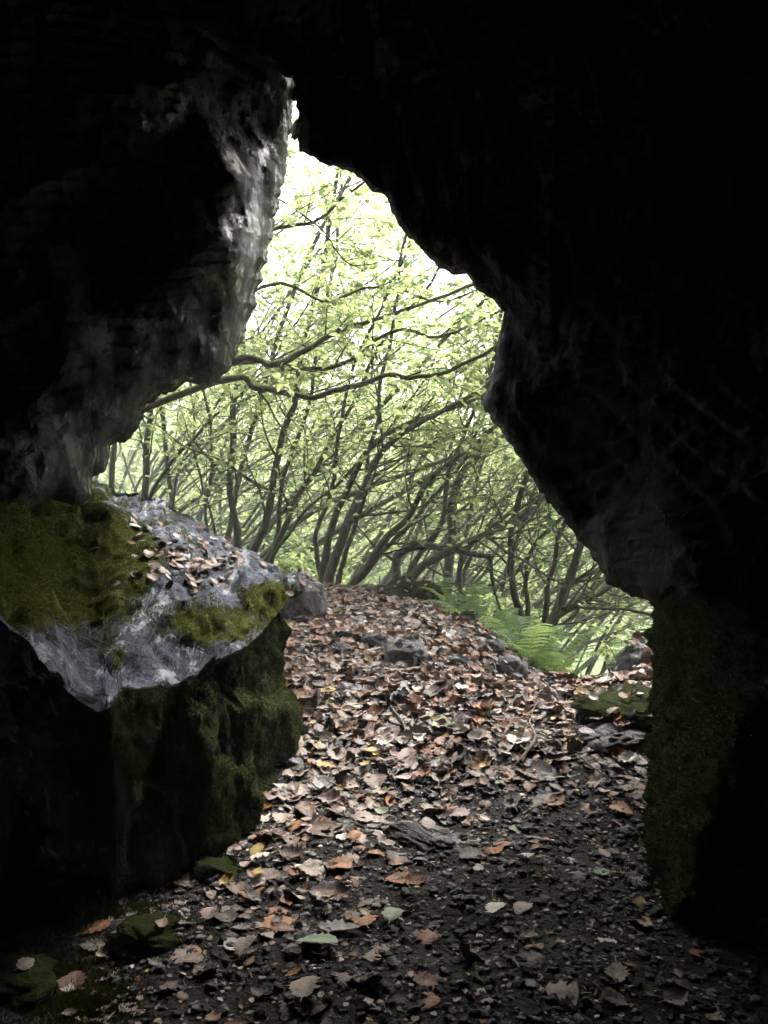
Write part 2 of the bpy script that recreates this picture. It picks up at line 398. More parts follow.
def lit_facet_f(p):  # where light catches the facets, painted as pale streaks
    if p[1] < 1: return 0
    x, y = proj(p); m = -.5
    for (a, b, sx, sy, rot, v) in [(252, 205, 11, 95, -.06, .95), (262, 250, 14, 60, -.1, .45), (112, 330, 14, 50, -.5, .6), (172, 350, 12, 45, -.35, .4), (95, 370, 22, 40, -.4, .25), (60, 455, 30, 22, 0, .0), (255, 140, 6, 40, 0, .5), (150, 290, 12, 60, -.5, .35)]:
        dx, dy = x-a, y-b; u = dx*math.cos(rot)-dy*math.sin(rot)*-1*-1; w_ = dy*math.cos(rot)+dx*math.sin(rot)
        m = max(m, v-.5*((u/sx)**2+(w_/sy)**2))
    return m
left_ctrl = [(a, b, 4.2+(c-4.2)*.6) for a, b, c in left_ctrl]
o = mobj('overhanging_rock', mass('overhanging_rock', left_poly, left_ctrl, M['wall_left'], 1.6, (-140, -45), step=3.2, roll=(34, .22), amp=.8, jag=4, seed=3, mossf=lit_facet_f, mossn='pale', vst=(1.3, 1.3, .75)))
tag(o, 'wet dark limestone overhang with painted pale highlights hanging above the mossy boulder', 'rock overhang')

right_poly = [(240, -1200), (240, 40), (294, 82), (298, 110), (299, 152), (322, 163), (350, 172), (364, 181), (372, 192), (387, 198), (391, 212), (404, 232), (424, 252), (436, 266), (452, 275),
              (466, 274), (480, 292), (494, 300), (504, 312), (498, 340), (494, 366), (481, 402), (486, 412), (505, 436), (522, 462), (545, 498), (566, 524), (584, 545), (597, 562), (606, 584),
              (628, 593), (650, 602), (662, 599), (676, 588), (690, 597), (706, 606), (722, 601), (745, 618), (780, 625), (1000, 660), (1500, 900), (1500, -1200)]
right_ctrl = [(296, 84, 4.05), (299, 152, 4.1), (350, 172, 4.1), (391, 205, 4.1), (436, 266, 4.1), (504, 312, 4.0), (495, 360, 4.0), (481, 402, 3.95), (522, 462, 3.75), (597, 562, 3.4), (606, 584, 3.35),
              (650, 602, 3.1), (768, 622, 2.75), (600, 300, 3.75), (700, 200, 3.6), (500, 100, 4.0), (400, 0, 3.85), (400, 100, 4.0), (768, 0, 3.3), (768, 400, 3.0), (620, 430, 3.45), (640, 520, 3.15), (690, 500, 3.0),
              (900, 300, 2.9), (1500, 300, 2.8), (1500, 900, 2.6), (1500, -1200, 3.0), (240, -1200, 3.4), (240, 0, 3.95), (560, 400, 3.75), (560, 200, 3.9), (670, 570, 2.9), (690, 590, 2.8), (1000, 660, 2.5)]
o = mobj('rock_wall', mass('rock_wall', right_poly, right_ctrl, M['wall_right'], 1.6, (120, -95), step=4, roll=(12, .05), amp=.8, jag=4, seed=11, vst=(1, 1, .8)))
tag(o, 'huge near black rock wall with a jagged edge forming the roof and right side', 'rock wall')

pil_poly = [(648, 560), (650, 604), (649, 640), (651, 690), (650, 730), (647, 765), (644, 800), (646, 845), (652, 885), (660, 918), (672, 945), (700, 970), (760, 1000), (900, 1120), (1500, 1500), (1500, 560)]
pil_ctrl = [(648, 560, 3.7), (650, 640, 3.6), (651, 700, 3.45), (644, 800, 3.2), (652, 885, 2.95), (672, 945, 2.7), (768, 690, 2.62), (735, 745, 2.62), (700, 830, 2.6), (680, 900, 2.62), (700, 650, 3.1), (690, 750, 2.95),
            (768, 600, 2.9), (760, 750, 2.7), (740, 820, 2.75), (720, 900, 2.75), (768, 850, 2.7), (900, 700, 2.5), (900, 1000, 2.2), (1500, 600, 2.3), (1500, 1500, 1.9)]
def pil_moss(p):
    x, y = proj(p) if p[1] > 1 else (900, 900)
    return .75-max(0, (x-690-(900-y)*.25)/90)
pme = (mass('rock_pillar', pil_poly, pil_ctrl, M['pillar'], .9, (120, 0), step=4.5, roll=(22, .15), amp=1.0, jag=9, seed=21, mossf=pil_moss, vst=(1, 1, .5)))
o = empty('rock_pillar', (.9, 3, 0)); PILLAR = o; pil_o = mobj('rock_body', pme, o); pil_o.matrix_parent_inverse = Matrix.Translation((-.9, -3, 0))
tag(o, 'moss covered rock pillar standing under the right wall beside the cave floor', 'rock pillar')

# closed chamber behind and around the camera
def chamber():
    nu, V = 110, []
    f = lambda a, e: math.copysign(abs(a)**e, a)
    prof = [(5.2-.18*k, 1.0) for k in range(43)]
    y0 = prof[-1][0]
    prof += [(y0-2.6*math.sin(t*math.pi/2/14), max(.004, math.cos(t*math.pi/2/14))) for t in range(1, 15)]
    for y, r_ in prof:
        for i in range(nu):
            ph = 2*math.pi*i/nu
            p = Vector((2.75*r_*f(math.cos(ph), .7), y, 1.4+3.1*r_*f(math.sin(ph), .7)))
            if p.z < -.9: p.z = -.9
            p += Vector((math.cos(ph), 0, math.sin(ph)))*(facet(p, 1.0, 4)*.5+facet(p, 3, 8)*.4+fbm(p, 4, 4)*.03)
            V.append(tuple(p))
    q = [(j*nu+i, j*nu+(i+1) % nu, (j+1)*nu+(i+1) % nu, (j+1)*nu+i) for j in range(len(prof)-1) for i in range(nu)]
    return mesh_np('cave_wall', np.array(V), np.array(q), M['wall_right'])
tag(mobj('cave_wall', chamber()), 'dark rock chamber of the cave closing round behind the viewer', kind='structure')

# ---------------------------------------------------------------- left boulder
near = [(-330, 560, 1.75), (-120, 575, 2.0), (0, 611, 2.3), (29, 646, 2.45), (54, 675, 2.55), (77, 700, 2.62), (98, 712, 2.7), (110, 708, 2.72), (125, 688, 2.85), (158, 690, 3.0), (196, 681, 3.15), (212, 662, 3.28), (242, 652, 3.48), (268, 628, 3.75), (292, 600, 4.1), (300, 590, 4.25)]
far = [(-330, 400, 3.6), (-120, 430, 4.2), (0, 450, 4.5), (30, 460, 4.55), (50, 466, 4.6), (65, 470, 4.6), (80, 474, 4.6), (90, 477, 4.6), (110, 482, 4.6), (130, 488, 4.6), (158, 496, 4.58), (185, 512, 4.55), (215, 530, 4.5), (246, 548, 4.45), (274, 572, 4.4), (290, 586, 4.36)]
und = [(-.02, .12), (-.02, .12), (-.2, .3), (-.25, .35), (-.25, .35), (-.2, .3), (-.08, .15), (0, .05), (.05, 0), (.07, -.02), (.08, -.03), (.09, -.03), (.1, -.03), (.07, -.02), (.02, 0), (.01, .02)]
def polylerp(a, n):
    L = [0]
    for i in range(1, len(a)): L.append(L[-1]+max(.02, (Vector(a[i])-Vector(a[i-1])).length))
    t = np.linspace(0, L[-1], n); return np.stack([np.interp(t, L, [p[k] for p in a]) for k in range(3)], 1), t, L
Nn, tt, LL = polylerp([P(*p) for p in near], 210)
Fp = [P(*p) for p in far]; Ff = np.stack([np.interp(tt, LL, [p[k] for p in Fp]) for k in range(3)], 1)
Uu = np.stack([np.interp(tt, LL, [u[k] for u in und]) for k in range(2)], 1)
rows = []; tags = []
nf, nb, nk = 80, 70, 20
for j in range(nk): 
    t = j/nk; rows.append(np.stack([Ff[:, 0]-.05*(1-t), Ff[:, 1]+.25*(1-t), -.5+(Ff[:, 2]+.5)*t], 1)); tags += [0]*210
for j in range(nf):
    t = j/nf; w = Ff*(1-t)+Nn*t; w[:, 2] += .07*math.sin(math.pi*t); rows.append(w); tags += [1]*210
for j in range(nb+1):
    t = j/nb; s = math.sin(min(1, t*2)*math.pi/2); rows.append(np.stack([Nn[:, 0]+Uu[:, 0]*s, Nn[:, 1]+Uu[:, 1]*s, Nn[:, 2]*(1-t)-.3*t], 1)); tags += [2]*210
V = np.concatenate(rows); nr = len(rows)
I = np.arange(nr*210).reshape(nr, 210)
q = np.stack([I[:-1, :-1].ravel(), I[:-1, 1:].ravel(), I[1:, 1:].ravel(), I[1:, :-1].ravel()], 1)
# right-hand cap: the end column closed to a centre line
cen = len(V); endc = I[:, -1]
capv = []; capq = []
K = 12
ce = np.array([V[endc[i]]*1.0 for i in range(nr)])
mir = ce[::-1]
for k in range(1, K):
    t = k/K; row = ce*(1-t/2)+mir*(t/2); row[:, 0] += .012*math.sin(math.pi*t/2); row[:, 1] = row[:, 1]; capv.append(row)
Vc = np.concatenate([V]+capv)
def ci(k, i): return endc[i] if k == 0 else cen+(k-1)*nr+i
for k in range(K-1):
    for i in range(nr-1): capq.append((ci(k, i), ci(k+1, i), ci(k+1, i+1), ci(k, i+1)))
q = np.concatenate([q, np.array(capq)])
co = Vc.copy()
tagarr = np.array(tags+[3]*(len(Vc)-len(tags)))
tmp = mesh_np('tmp', Vc, q, M['boulder']); nrm = np.zeros(len(Vc)*3, np.float32); tmp.vertices.foreach_get('normal', nrm); nrm = nrm.reshape(-1, 3); bpy.data.meshes.remove(tmp)
if nrm[20*210+40*210+100][2] < 0: q = q[:, ::-1]; nrm = -nrm
def pix(p): return (CX+F*p[0]/max(p[1], .5), CY-F*(p[2]-CZ)/max(p[1], .5))
def boulder_moss(p, tg):
    x, y = pix(p)
    if tg in (2, 3, 0): return .8 if x > 70 else .35
    m = 0
    # green cushion on the left half, running down towards the near edge
    m = max(m, 1.1-math.hypot((x-40)/135, (y-560)/75)**2*.75)
    m = max(m, .95-math.hypot((x-30)/80, (y-520)/70)**2*.5)
    m = max(m, .85-math.hypot((x-210)/75, (y-625)/26)**2*.7)
    m = max(m, .9-math.hypot((x-272)/30, (y-602)/26)**2*.6)
    m = max(m, .5-math.hypot((x-115)/25, (y-655)/30)**2*.5)
    return min(1, max(m, -.1))
Kt = crag(Vc[:, 0]*1.0+Vc[:, 1]*.25, Vc[:, 1]*.7, 31, 1.6); Kf = crag(Vc[:, 0]+Vc[:, 1]*1.1, Vc[:, 2], 37, 1.0)
nz_ = trilat(Vc[:, 0]*3, Vc[:, 1]*3, 5); St = .030*strata(Vc[:, 0]*5.5+Vc[:, 1]*1.1+nz_*1.2, .85)+.012*strata(Vc[:, 0]*15+Vc[:, 1]*3.4+nz_*3, .8)
Sf = .06*strata(Vc[:, 2]*2.7+Vc[:, 1]*.6+nz_*.7, .8)+.03*strata((Vc[:, 1]+Vc[:, 0])*3.3+Vc[:, 2]+nz_, .8)
for i, p in enumerate(Vc):
    tg = tagarr[i]
    if tg == 1:
        k = Kt[i]*1.0+fbm(p, 9, 4)*.008+St[i]
        if boulder_moss(p, 1) > .5: k += .032*noise.noise(Vector(p)*8)+.016*noise.noise(Vector(p)*17)+.008*noise.noise(Vector(p)*31)-St[i]*.5
    else: k = min(Kf[i]*1.1+Sf[i]-.02, .0)+.012*noise.noise(Vector(p)*22)
    co[i] = p+nrm[i]*k*.9
bm_ = np.array([boulder_moss(p, t) for p, t in zip(co, tagarr)])
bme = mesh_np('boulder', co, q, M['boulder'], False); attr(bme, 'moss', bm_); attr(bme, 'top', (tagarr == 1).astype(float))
boulder = empty('boulder', (-1.0, 3.4, 0))
bo = mobj('rock_body', bme, boulder); bo.matrix_parent_inverse = Matrix.Translation((1.0, -3.4, 0))
tag(boulder, 'large flat topped limestone boulder with green moss and strewn leaves on the left', 'boulder')
bbvh = BVHTree.FromPolygons([Vector(v) for v in co], [tuple(f) for f in q.tolist()])

def tufts(name, centers, normals, lens, mat, rng, parent=None, w=.0022, inv=None):
    """short moss blades, one triangle each"""
    n = len(centers); c = np.array(centers); nn = np.array(normals)
    d = nn+rng.normal(0, .55, (n, 3)); d /= np.linalg.norm(d, axis=1)[:, None]
    s = np.cross(d, rng.normal(0, 1, (n, 3))); s /= np.linalg.norm(s, axis=1)[:, None]
    L = np.array(lens)[:, None]
    V = np.stack([c-s*w, c+s*w, c+d*L], 1).reshape(-1, 3)
    o = mobj(name, mesh_np(name, V, np.arange(3*n).reshape(-1, 3), mat, False), parent)
    if inv is not None: o.matrix_parent_inverse = inv
    return o
rng = np.random.default_rng(5)
cand = np.where(bm_ > .25)[0]; cc = []; cn = []; cl = []
fr = np.array(q)
cen_ = co[fr].mean(1); fm = bm_[fr].mean(1); ftag = tagarr[fr[:, 0]]
fnrm = np.cross(co[fr[:, 1]]-co[fr[:, 0]], co[fr[:, 2]]-co[fr[:, 0]]); area = np.linalg.norm(fnrm, axis=1); fnrm /= area[:, None]+1e-12
vis = np.array([(-60 < pix(c)[0] < 330) for c in cen_]) & (ftag != 0) & (cen_[:, 2] > -.05)
mnz = np.array([noise.fractal(Vector(c)*7, 1, 2, 4) for c in cen_])
prob = area*np.where(vis & (fm+mnz*.9 > .42), 1.0, 0)
prob[(ftag == 2) | (ftag == 3)] *= .6
prob /= prob.sum()
ix = rng.choice(len(fr), 90000, p=prob)
bw = rng.dirichlet((1, 1, 1, 1), len(ix))
cc = (co[fr[ix]]*bw[..., None]).sum(1)
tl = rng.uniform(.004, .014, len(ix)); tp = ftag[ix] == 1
for sel, mt_ in ((tp, 'moss'), (~tp, 'moss_shaded')):  # lit and shaded copies of one moss: top, then front
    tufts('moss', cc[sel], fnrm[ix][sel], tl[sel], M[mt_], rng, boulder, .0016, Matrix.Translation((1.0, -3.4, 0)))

pc = np.zeros(len(pme.vertices)*3, np.float32); pme.vertices.foreach_get('co', pc); pc = pc.reshape(-1, 3)
pt = np.array([tuple(p.vertices) for p in pme.polygons]); pcen = pc[pt].mean(1)
pn = np.cross(pc[pt[:, 1]]-pc[pt[:, 0]], pc[pt[:, 2]]-pc[pt[:, 0]]); pa = np.linalg.norm(pn, axis=1); pn /= pa[:, None]+1e-12
pw = np.array([(pil_moss(c)+.5*noise.fractal(Vector(c)*6, 1, 2, 3) > .35) and 600 < pix(c)[0] < 790 and pix(c)[1] > 590 and c[1] < 3.8 for c in pcen])*pa
ip = rng.choice(len(pt), 26000, p=pw/pw.sum()); bw = rng.dirichlet((1, 1, 1), len(ip)); pcc = (pc[pt[ip]]*bw[..., None]).sum(1)
tufts('moss', pcc, pn[ip], rng.uniform(.006, .018, len(ip)), M['moss_shaded'], rng, PILLAR, .0018, Matrix.Translation((-.9, -3, 0)))

# ---------------------------------------------------------------- stones
def stone_mesh(name, size, seed, mat, sub=4, amp=1.0, moss=0.0):
    import bmesh
    bm = bmesh.new(); bmesh.ops.create_icosphere(bm, subdivisions=sub, radius=1.0)
    for v in bm.verts:
        p = v.co.copy()
        k = 1+amp*(facet(p, 1.0, seed)*.55+facet(p, 2.6, seed+3)*.4+noise.fractal(p*2.5+Vector((seed,)*3), 1, 2, 4)*.06)
        c = Vector([math.copysign(abs(a)**.8, a) for a in p])
        v.co = Vector((c.x*size[0], c.y*size[1], c.z*size[2]))*k
    me = bpy.data.meshes.new(name); bm.to_mesh(me); bm.free()
    for pl in me.polygons: pl.use_smooth = sub > 3
    me.materials.append(mat)
    if moss: 
        attr(me, 'moss', [moss*(.55+.6*v.normal.z) for v in me.vertices])
    return me
STONES = [  # px, py(centre), d, size, rotz, mat, moss, label
    ('rock', 404, 655, 5.3, (.15, .13, .10), .4, 'stone', 0, 'grey angular limestone rock half buried in the leaf litter mid slope'),
    ('rock', 375, 640, 5.6, (.08, .08, .04), .1, 'stone', 0, 'low pale rock just left of the angular limestone rock'),
    ('rock', 296, 592, 6.2, (.19, .2, .19), .2, 'stone', 0, 'pale grey rock peeping out behind the right end of the mossy boulder'),
    ('rock', 412, 600, 6.9, (.24, .2, .17), .3, 'stone_moss', .8, 'mossy hump of rock on the crest below the tree trunks'),
    ('rock', 466, 628, 6.25, (.10, .1, .11), .9, 'stone_moss', .5, 'small dark rock in front of the ferns at the edge of the bank'),
    ('rock', 512, 672, 5.55, (.10, .09, .10), .5, 'stone', 0, 'grey rock at the broken edge of the bank beside the lower ferns'),
    ('rock', 492, 652, 5.8, (.08, .08, .06), 1.5, 'stone', 0, 'little grey rock on the rim of the bank above the lower ferns'),
    ('rock', 628, 722, 4.4, (.26, .24, .13), .25, 'stone_moss', .75, 'broad flat green mossed rock beside the foot of the rock pillar'),
    ('rock', 612, 758, 4.1, (.15, .14, .07), .1, 'stone', 0, 'flat brown slab of rock just below the broad mossed rock'),
    ('rock', 648, 660, 5.5, (.20, .2, .15), .7, 'stone_moss', .35, 'rounded dark rock at the outer edge against the bright meadow'),
    ('rock', 432, 852, 3.3, (.17, .10, .05), -.25, 'pebble', 0, 'dark wet slab of rock embedded in the middle of the cave floor'),
    ('rock', 294, 772, 3.95, (.05, .05, .05), .6, 'stone', 0, 'small blue grey stone at the foot of the mossy boulder'),
    ('rock', 342, 652, 5.4, (.07, .06, .05), .6, 'stone', 0, 'small dark grey stone in the litter left of the angular limestone rock'),
    ('rock', 352, 702, 4.75, (.09, .07, .035), -.4, 'stone', 0, 'flat grey stone in the leaf litter midway along the slope'),
    ('rock', 628, 832, 3.35, (.035, .03, .018), .2, 'stone', 0, 'pale blue flat stone beside the base of the mossy pillar'),
    ('rock', 460, 668, 5.4, (.09, .07, .06), 1.1, 'stone', 0, 'grey stone to the right of the angular limestone rock'),
    ('rock', 545, 720, 4.7, (.08, .06, .04), .3, 'stone', 0, 'low grey stone in the litter left of the broad mossed rock'),
    ('rock', 250, 615, 6.2, (.35, .3, .25), .3, 'stone_moss', .6, 'mossy rock mostly hidden behind the big boulder'),
    ('rock', 20, 985, 2.38, (.10, .12, .05), .3, 'stone_moss', .95, 'low dark mossy rock at the bottom left corner of the floor'),
    ('rock', 150, 945, 2.6, (.10, .1, .035), .8, 'stone_moss', .95, 'small moss covered hump between the boulder and the leafy floor'),
    ('rock', 215, 872, 3.05, (.07, .08, .035), .8, 'stone_moss', .95, 'dark green mossy lump at the foot of the boulder front'),
]
STO = []
for i, (nm, px, py, d, sz, rz, mt, ms, lab) in enumerate(STONES):
    me = stone_mesh(nm, sz, i*2.3+1, M[mt], 5 if max(sz) > .12 else 4, 1.0, ms)
    o = mobj(nm, me); p = P(px, py, d); g = ground_hit(p.x, p.y)[0]
    o.location = (p.x, p.y, min(g.z+sz[2]*.55, max(p.z, g.z-sz[2]*.1))); o.rotation_euler = (rz*.2, -rz*.15, rz*3)
    tag(o, lab, 'rock'); STO.append(o)
for (px, py, d, sz, lab) in [(297, 93, 4.6, (.022, .05, .035), 'little pale stone wedged at the very top of the crack'), (297, 128, 4.7, (.02, .05, .06), 'pale broken stone wedged in the crack below the topmost stone')]:
    o = mobj('rock', stone_mesh('rock', sz, px+py, M['stone'], 4, 1.0)); o.location = P(px, py, d); o.rotation_euler = (.3, .2, .4); tag(o, lab, 'rock')
bpy.context.view_layer.update()

sv_, sf_ = [], []
for o in STO:
    k = len(sv_); sv_ += [o.matrix_world@v.co for v in o.data.vertices]; sf_ += [tuple(a+k for a in p.vertices) for p in o.data.polygons]
sbvh = BVHTree.FromPolygons(sv_, sf_)
# moss patches on the cave floor
mc, mn_, ml = [], [], []
rr = random.Random(8)
for (px, py, d, rad, n) in [(120, 930, 2.75, .16, 7000), (40, 985, 2.4, .2, 11000), (165, 940, 2.65, .14, 3000), (225, 868, 3.1, .12, 2500), (95, 1005, 2.3, .14, 7000), (640, 905, 3.0, .07, 800)]:
    c = P(px, py, d)
    for _ in range(n):
        a = rr.uniform(0, 6.28); r_ = rad*rr.gauss(0, .55); x, y = c.x+math.cos(a)*r_, c.y+math.sin(a)*r_
        g, nn = ground_hit(x, y); mc.append((x, y, g.z-.001)); mn_.append(tuple(nn)); ml.append(rr.uniform(.005, .02))
o = tufts('moss_patch', mc, mn_, ml, M['moss_shaded'], rng, None, .002)
tag(o, 'short green moss growing over the dark floor beside the boulder', 'moss', kind='stuff')

# ---------------------------------------------------------------- pebbles and gravel
peb = [stone_mesh('pebble', (1, .8, .5), 50+i*3.1, M['pebble'], 2, 1.2) for i in range(5)]
for m_ in peb:
    for pl in m_.polygons: pl.use_smooth = False
rr = random.Random(21); cands = []
for _ in range(9000):
    y = 1.9+rr.random()**1.3*3.9; x = rr.uniform(-.95, 1.3)*(.55+y*.13)
    s = .004+.015*rr.random()**3+(.010 if rr.random() < .04 else 0)
    if y > 4.0 and s < .012: continue
    px, py = proj((x, y, H(x, y) if False else .1))
    cands.append((s/y, x, y, s, rr.randrange(5), rr.uniform(0, 6.28), rr.gauss(0, .3), rr.gauss(0, .3)))
ok = []
for c in cands:
    g, nn = ground_hit(c[1], c[2]); px, py = proj(g)
    seen = bbvh.ray_cast(Vector((0, 0, CZ)), (g-Vector((0, 0, CZ))).normalized(), (g-Vector((0, 0, CZ))).length-.03)[0] is None
    inside_b = bbvh.ray_cast(g+Vector((0, 0, .01)), Vector((0, 0, 1)))[0] is not None
    if 0 < px < 760 and py < 1030 and seen and not inside_b: ok.append((c, g))
ok.sort(key=lambda t: -t[0][0])
def pzone(px, py):
    if px < 290: return 'near the foot of the mossy boulder'
    if px > 560: return 'beside the base of the mossy pillar'
    if py > 930: return 'at the near edge of the dark cave floor'
    if py > 820: return 'on the dark wet floor round the embedded slab'
    return 'among the leaf litter where the slope begins'
for k, (c, g) in enumerate(ok[:160]):
    o = bpy.data.objects.new('pebble', peb[c[4]]); s = c[3]; px, py = proj(g)
    o.location = g+Vector((0, 0, s*.2)); o.scale = (s, s, s); o.rotation_euler = (c[6], c[7], c[5]); link(o)
    tag(o, ('larger' if s > .022 else 'small')+' grey angular pebble '+pzone(px, py), 'pebble', 'pebbles on the cave floor '+pzone(px, py))
pv = [np.array([tuple(v.co) for v in m_.vertices]) for m_ in peb]
pf = [np.array([tuple(p.vertices) for p in m_.polygons]) for m_ in peb]
VV, FF, off = [], [], 0
for c, g in ok[160:]:
    s = c[3]; Rm = np.array(Matrix.Rotation(c[5], 3, 'Z')@Matrix.Rotation(c[6], 3, 'X'))
    v = pv[c[4]]*s@Rm.T+np.array(g)+np.array((0, 0, s*.2)); VV.append(v); FF.append(pf[c[4]]+off); off += len(v)
tag(mobj('gravel', mesh_np('gravel', np.concatenate(VV), np.concatenate(FF), M['pebble'], False)), 'fine dark gravel scattered over the wet cave floor', 'gravel', kind='stuff')

# ---------------------------------------------------------------- fallen leaves
def leaf_geo(kind, seed, curl=1.0):
    """unit-length leaf lying in xy, base at y=0"""
    r_ = random.Random(seed); ny_, V, Fc = 12, [], []
    bend = r_.uniform(-.7, .9)*curl; fold = r_.uniform(-.6, 1.2)*curl; tw = r_.uniform(-.5, .5)*curl
    for j in range(ny_+1):
        t = j/ny_
        if kind == 'round': w = .46*math.sin(math.pi*min(1, t*.97+.03))**.55*(1-.25*t)
        elif kind == 'oval': w = .32*math.sin(math.pi*(t*.96+.02))**.8
        else: w = .16+.34*abs(math.sin(math.pi*t*2.5+.5))*(1-.55*t) if 0 < t < 1 else .02
        if j == ny_: w = .015
        for i in (-1, -.5, 0, .5, 1):
            x = i*w*(1+(.13 if j % 2 else -.13)*(abs(i) == 1)+r_.uniform(-.12, .12)*(abs(i) == 1)); y = t+((r_.uniform(-.03, .03)-.035*(j % 2)) if abs(i) == 1 else 0)+(.0 if kind != 'lobed' else abs(i)*.10)
            z = bend*(t-.5)**2*.9+fold*abs(x)*.6*(1-.4*abs(i))+tw*x*(t-.5)+(r_.uniform(-.03, .03)*curl*abs(i))
            V.append((x, y-.5, z))
    for j in range(ny_):
        for i in range(4):
            a = j*5+i; Fc.append((a, a+1, a+6, a+5))
    # stalk
    b = len(V); zb = V[2][2]
    V += [(-.012, -.5, zb), (.012, -.5, zb), (.03, -.82, zb+.05), (.012, -.83, zb+.05)]; Fc.append((b, b+1, b+2, b+3))
    return np.array(V), np.array(Fc)
LG = [leaf_geo('round', 1, .6), leaf_geo('oval', 2, .7), leaf_geo('round', 3, 1.2), leaf_geo('lobed', 4, .7), leaf_geo('oval', 5, 1.4), leaf_geo('round', 6, 1.7), leaf_geo('lobed', 7, 1.2), leaf_geo('round', 8, .3), leaf_geo('oval', 9, .5)]
_lm = {}
VEIN = np.array([(1.0 if i % 5 == 2 else (.35 if (i//5) % 2 else 0)) for i in range(13*5)]+[1.0]*4)
def leafme(k, m, t=0):
    if (k, m, t) not in _lm:
        me = mesh_np('fallen_leaf', LG[k][0], LG[k][1], LM[m], True); attr(me, 'tone', np.full(len(LG[k][0]), (.7, .95, 1.2)[t])); attr(me, 'vein', VEIN)
        _lm[(k, m, t)] = me
    return _lm[(k, m, t)]
CAM = Vector((0, 0, CZ))
def basis(nn, rz, tilt, tdir):
    z = Vector(nn).normalized(); q_ = z.to_track_quat('Z', 'Y').to_matrix()
    return q_@Matrix.Rotation(tdir, 3, 'Z')@Matrix.Rotation(tilt, 3, 'X')@Matrix.Rotation(rz, 3, 'Z')
rr = random.Random(77); leaves = []
def dens(x, y):
    if y > 9.5: return 0
    d = 1/(1+math.exp(-(y-4.0)/.25))
    left = math.exp(-((x+.32)/.38)**2)*(.33 if y < 4 else 0)*(1/(1+math.exp(-(y-2.75)/.2))*.85+.15)
    d = max(d, left, .035)
    if x > .75 and y > 3.4: d *= max(.45, 1-(x-.75)*.7) if y < 4.9 else .9
    if y > 8: d *= .6
    if x > .95 and y > 5.7: d *= .15
    return d
LW2 = [.17, .24, .15, .22, .07, .07, .03, .005, .03, .05]
def choose_m(y): return rr.choices(range(10), LW2 if rr.random() < (y-3.8)/2 else LW)[0]
N_TRY = 34000
while len(leaves) < 14500 and N_TRY > 0:
    N_TRY -= 1
    y = 1.9+rr.random()**.9*6.4; hw = .62+y*.2
    x = rr.uniform(-hw*.95, hw*1.0+.3)
    if rr.random() > dens(x, y): continue
    g, nn = ground_hit(x, y)
    if bbvh.ray_cast(g+Vector((0, 0, .02)), Vector((0, 0, 1)))[0] is not None: continue
    hs_ = sbvh.ray_cast(Vector((x, y, 5)), Vector((0, 0, -1)))
    if hs_[0] is not None and hs_[0].z > g.z:
        if rr.random() < .86 or hs_[1].z < .4: continue
        g, nn = hs_[0], hs_[1]
    s = min(.12, max(.024, rr.lognormvariate(math.log(.049), .42)))
    s *= 1.12 if y < 4.6 else max(.72, 1.12-(y-4.6)*.2)
    m_ = choose_m(y); k = rr.choice((0, 0, 1, 1, 2, 4, 5, 7, 8, 8, 3, 6))
    thick = min(1, dens(x, y))
    z = g.z+.006+rr.random()*.035*thick
    leaves.append(dict(p=Vector((x, y, z)), s=s, m=m_, k=k, B=basis(nn, rr.uniform(0, 6.28), abs(rr.gauss(0, .2+(.38 if y < 5 else .22)*thick)), rr.uniform(0, 6.28))))
for _ in range(3600):   # crumbs of broken leaf on the bare floor
    y = 1.95+rr.random()*2.6; x = rr.uniform(-.62-y*.1, .7+y*.12); g, nn = ground_hit(x, y)
    if bbvh.ray_cast(g+Vector((0, 0, .02)), Vector((0, 0, 1)))[0] is not None: continue
    leaves.append(dict(p=g+Vector((0, 0, .004)), s=rr.uniform(.008, .024), m=rr.choices(range(10), [.2, .2, .15, .12, .1, .02, .02, .0, .12, .12])[0], k=rr.randrange(len(LG)), B=basis(nn, rr.uniform(0, 6.28), abs(rr.gauss(0, .4)), rr.uniform(0, 6.28))))
# leaves on the boulder top
for _ in range(1500):
    px, py = rr.gauss(185, 60), rr.gauss(555, 32)
    if not (20 < px < 292): continue
    dirn = P(px, py, 1)-CAM; h = bbvh.ray_cast(CAM, dirn.normalized())
    if h[0] is None or h[0].y < 2.5 : continue
    nn = h[1] if h[1].z > 0 else -h[1]
    if nn.z < .55: continue
    cl = math.exp(-((px-205)/55)**2-((py-565)/26)**2)+.35*math.exp(-((px-140)/60)**2-((py-515)/25)**2)+.04
    if rr.random() > cl*.24: continue
    s = rr.uniform(.03, .062)
    leaves.append(dict(p=h[0]+nn*(.006+rr.random()*.014), s=s, m=rr.choices(range(10), [.24, .24, .14, .2, .05, .02, .02, 0, .05, .06])[0], k=rr.randrange(len(LG)), B=basis(nn, rr.uniform(0, 6.28), abs(rr.gauss(0, .3)), rr.uniform(0, 6.28)), onb=True))
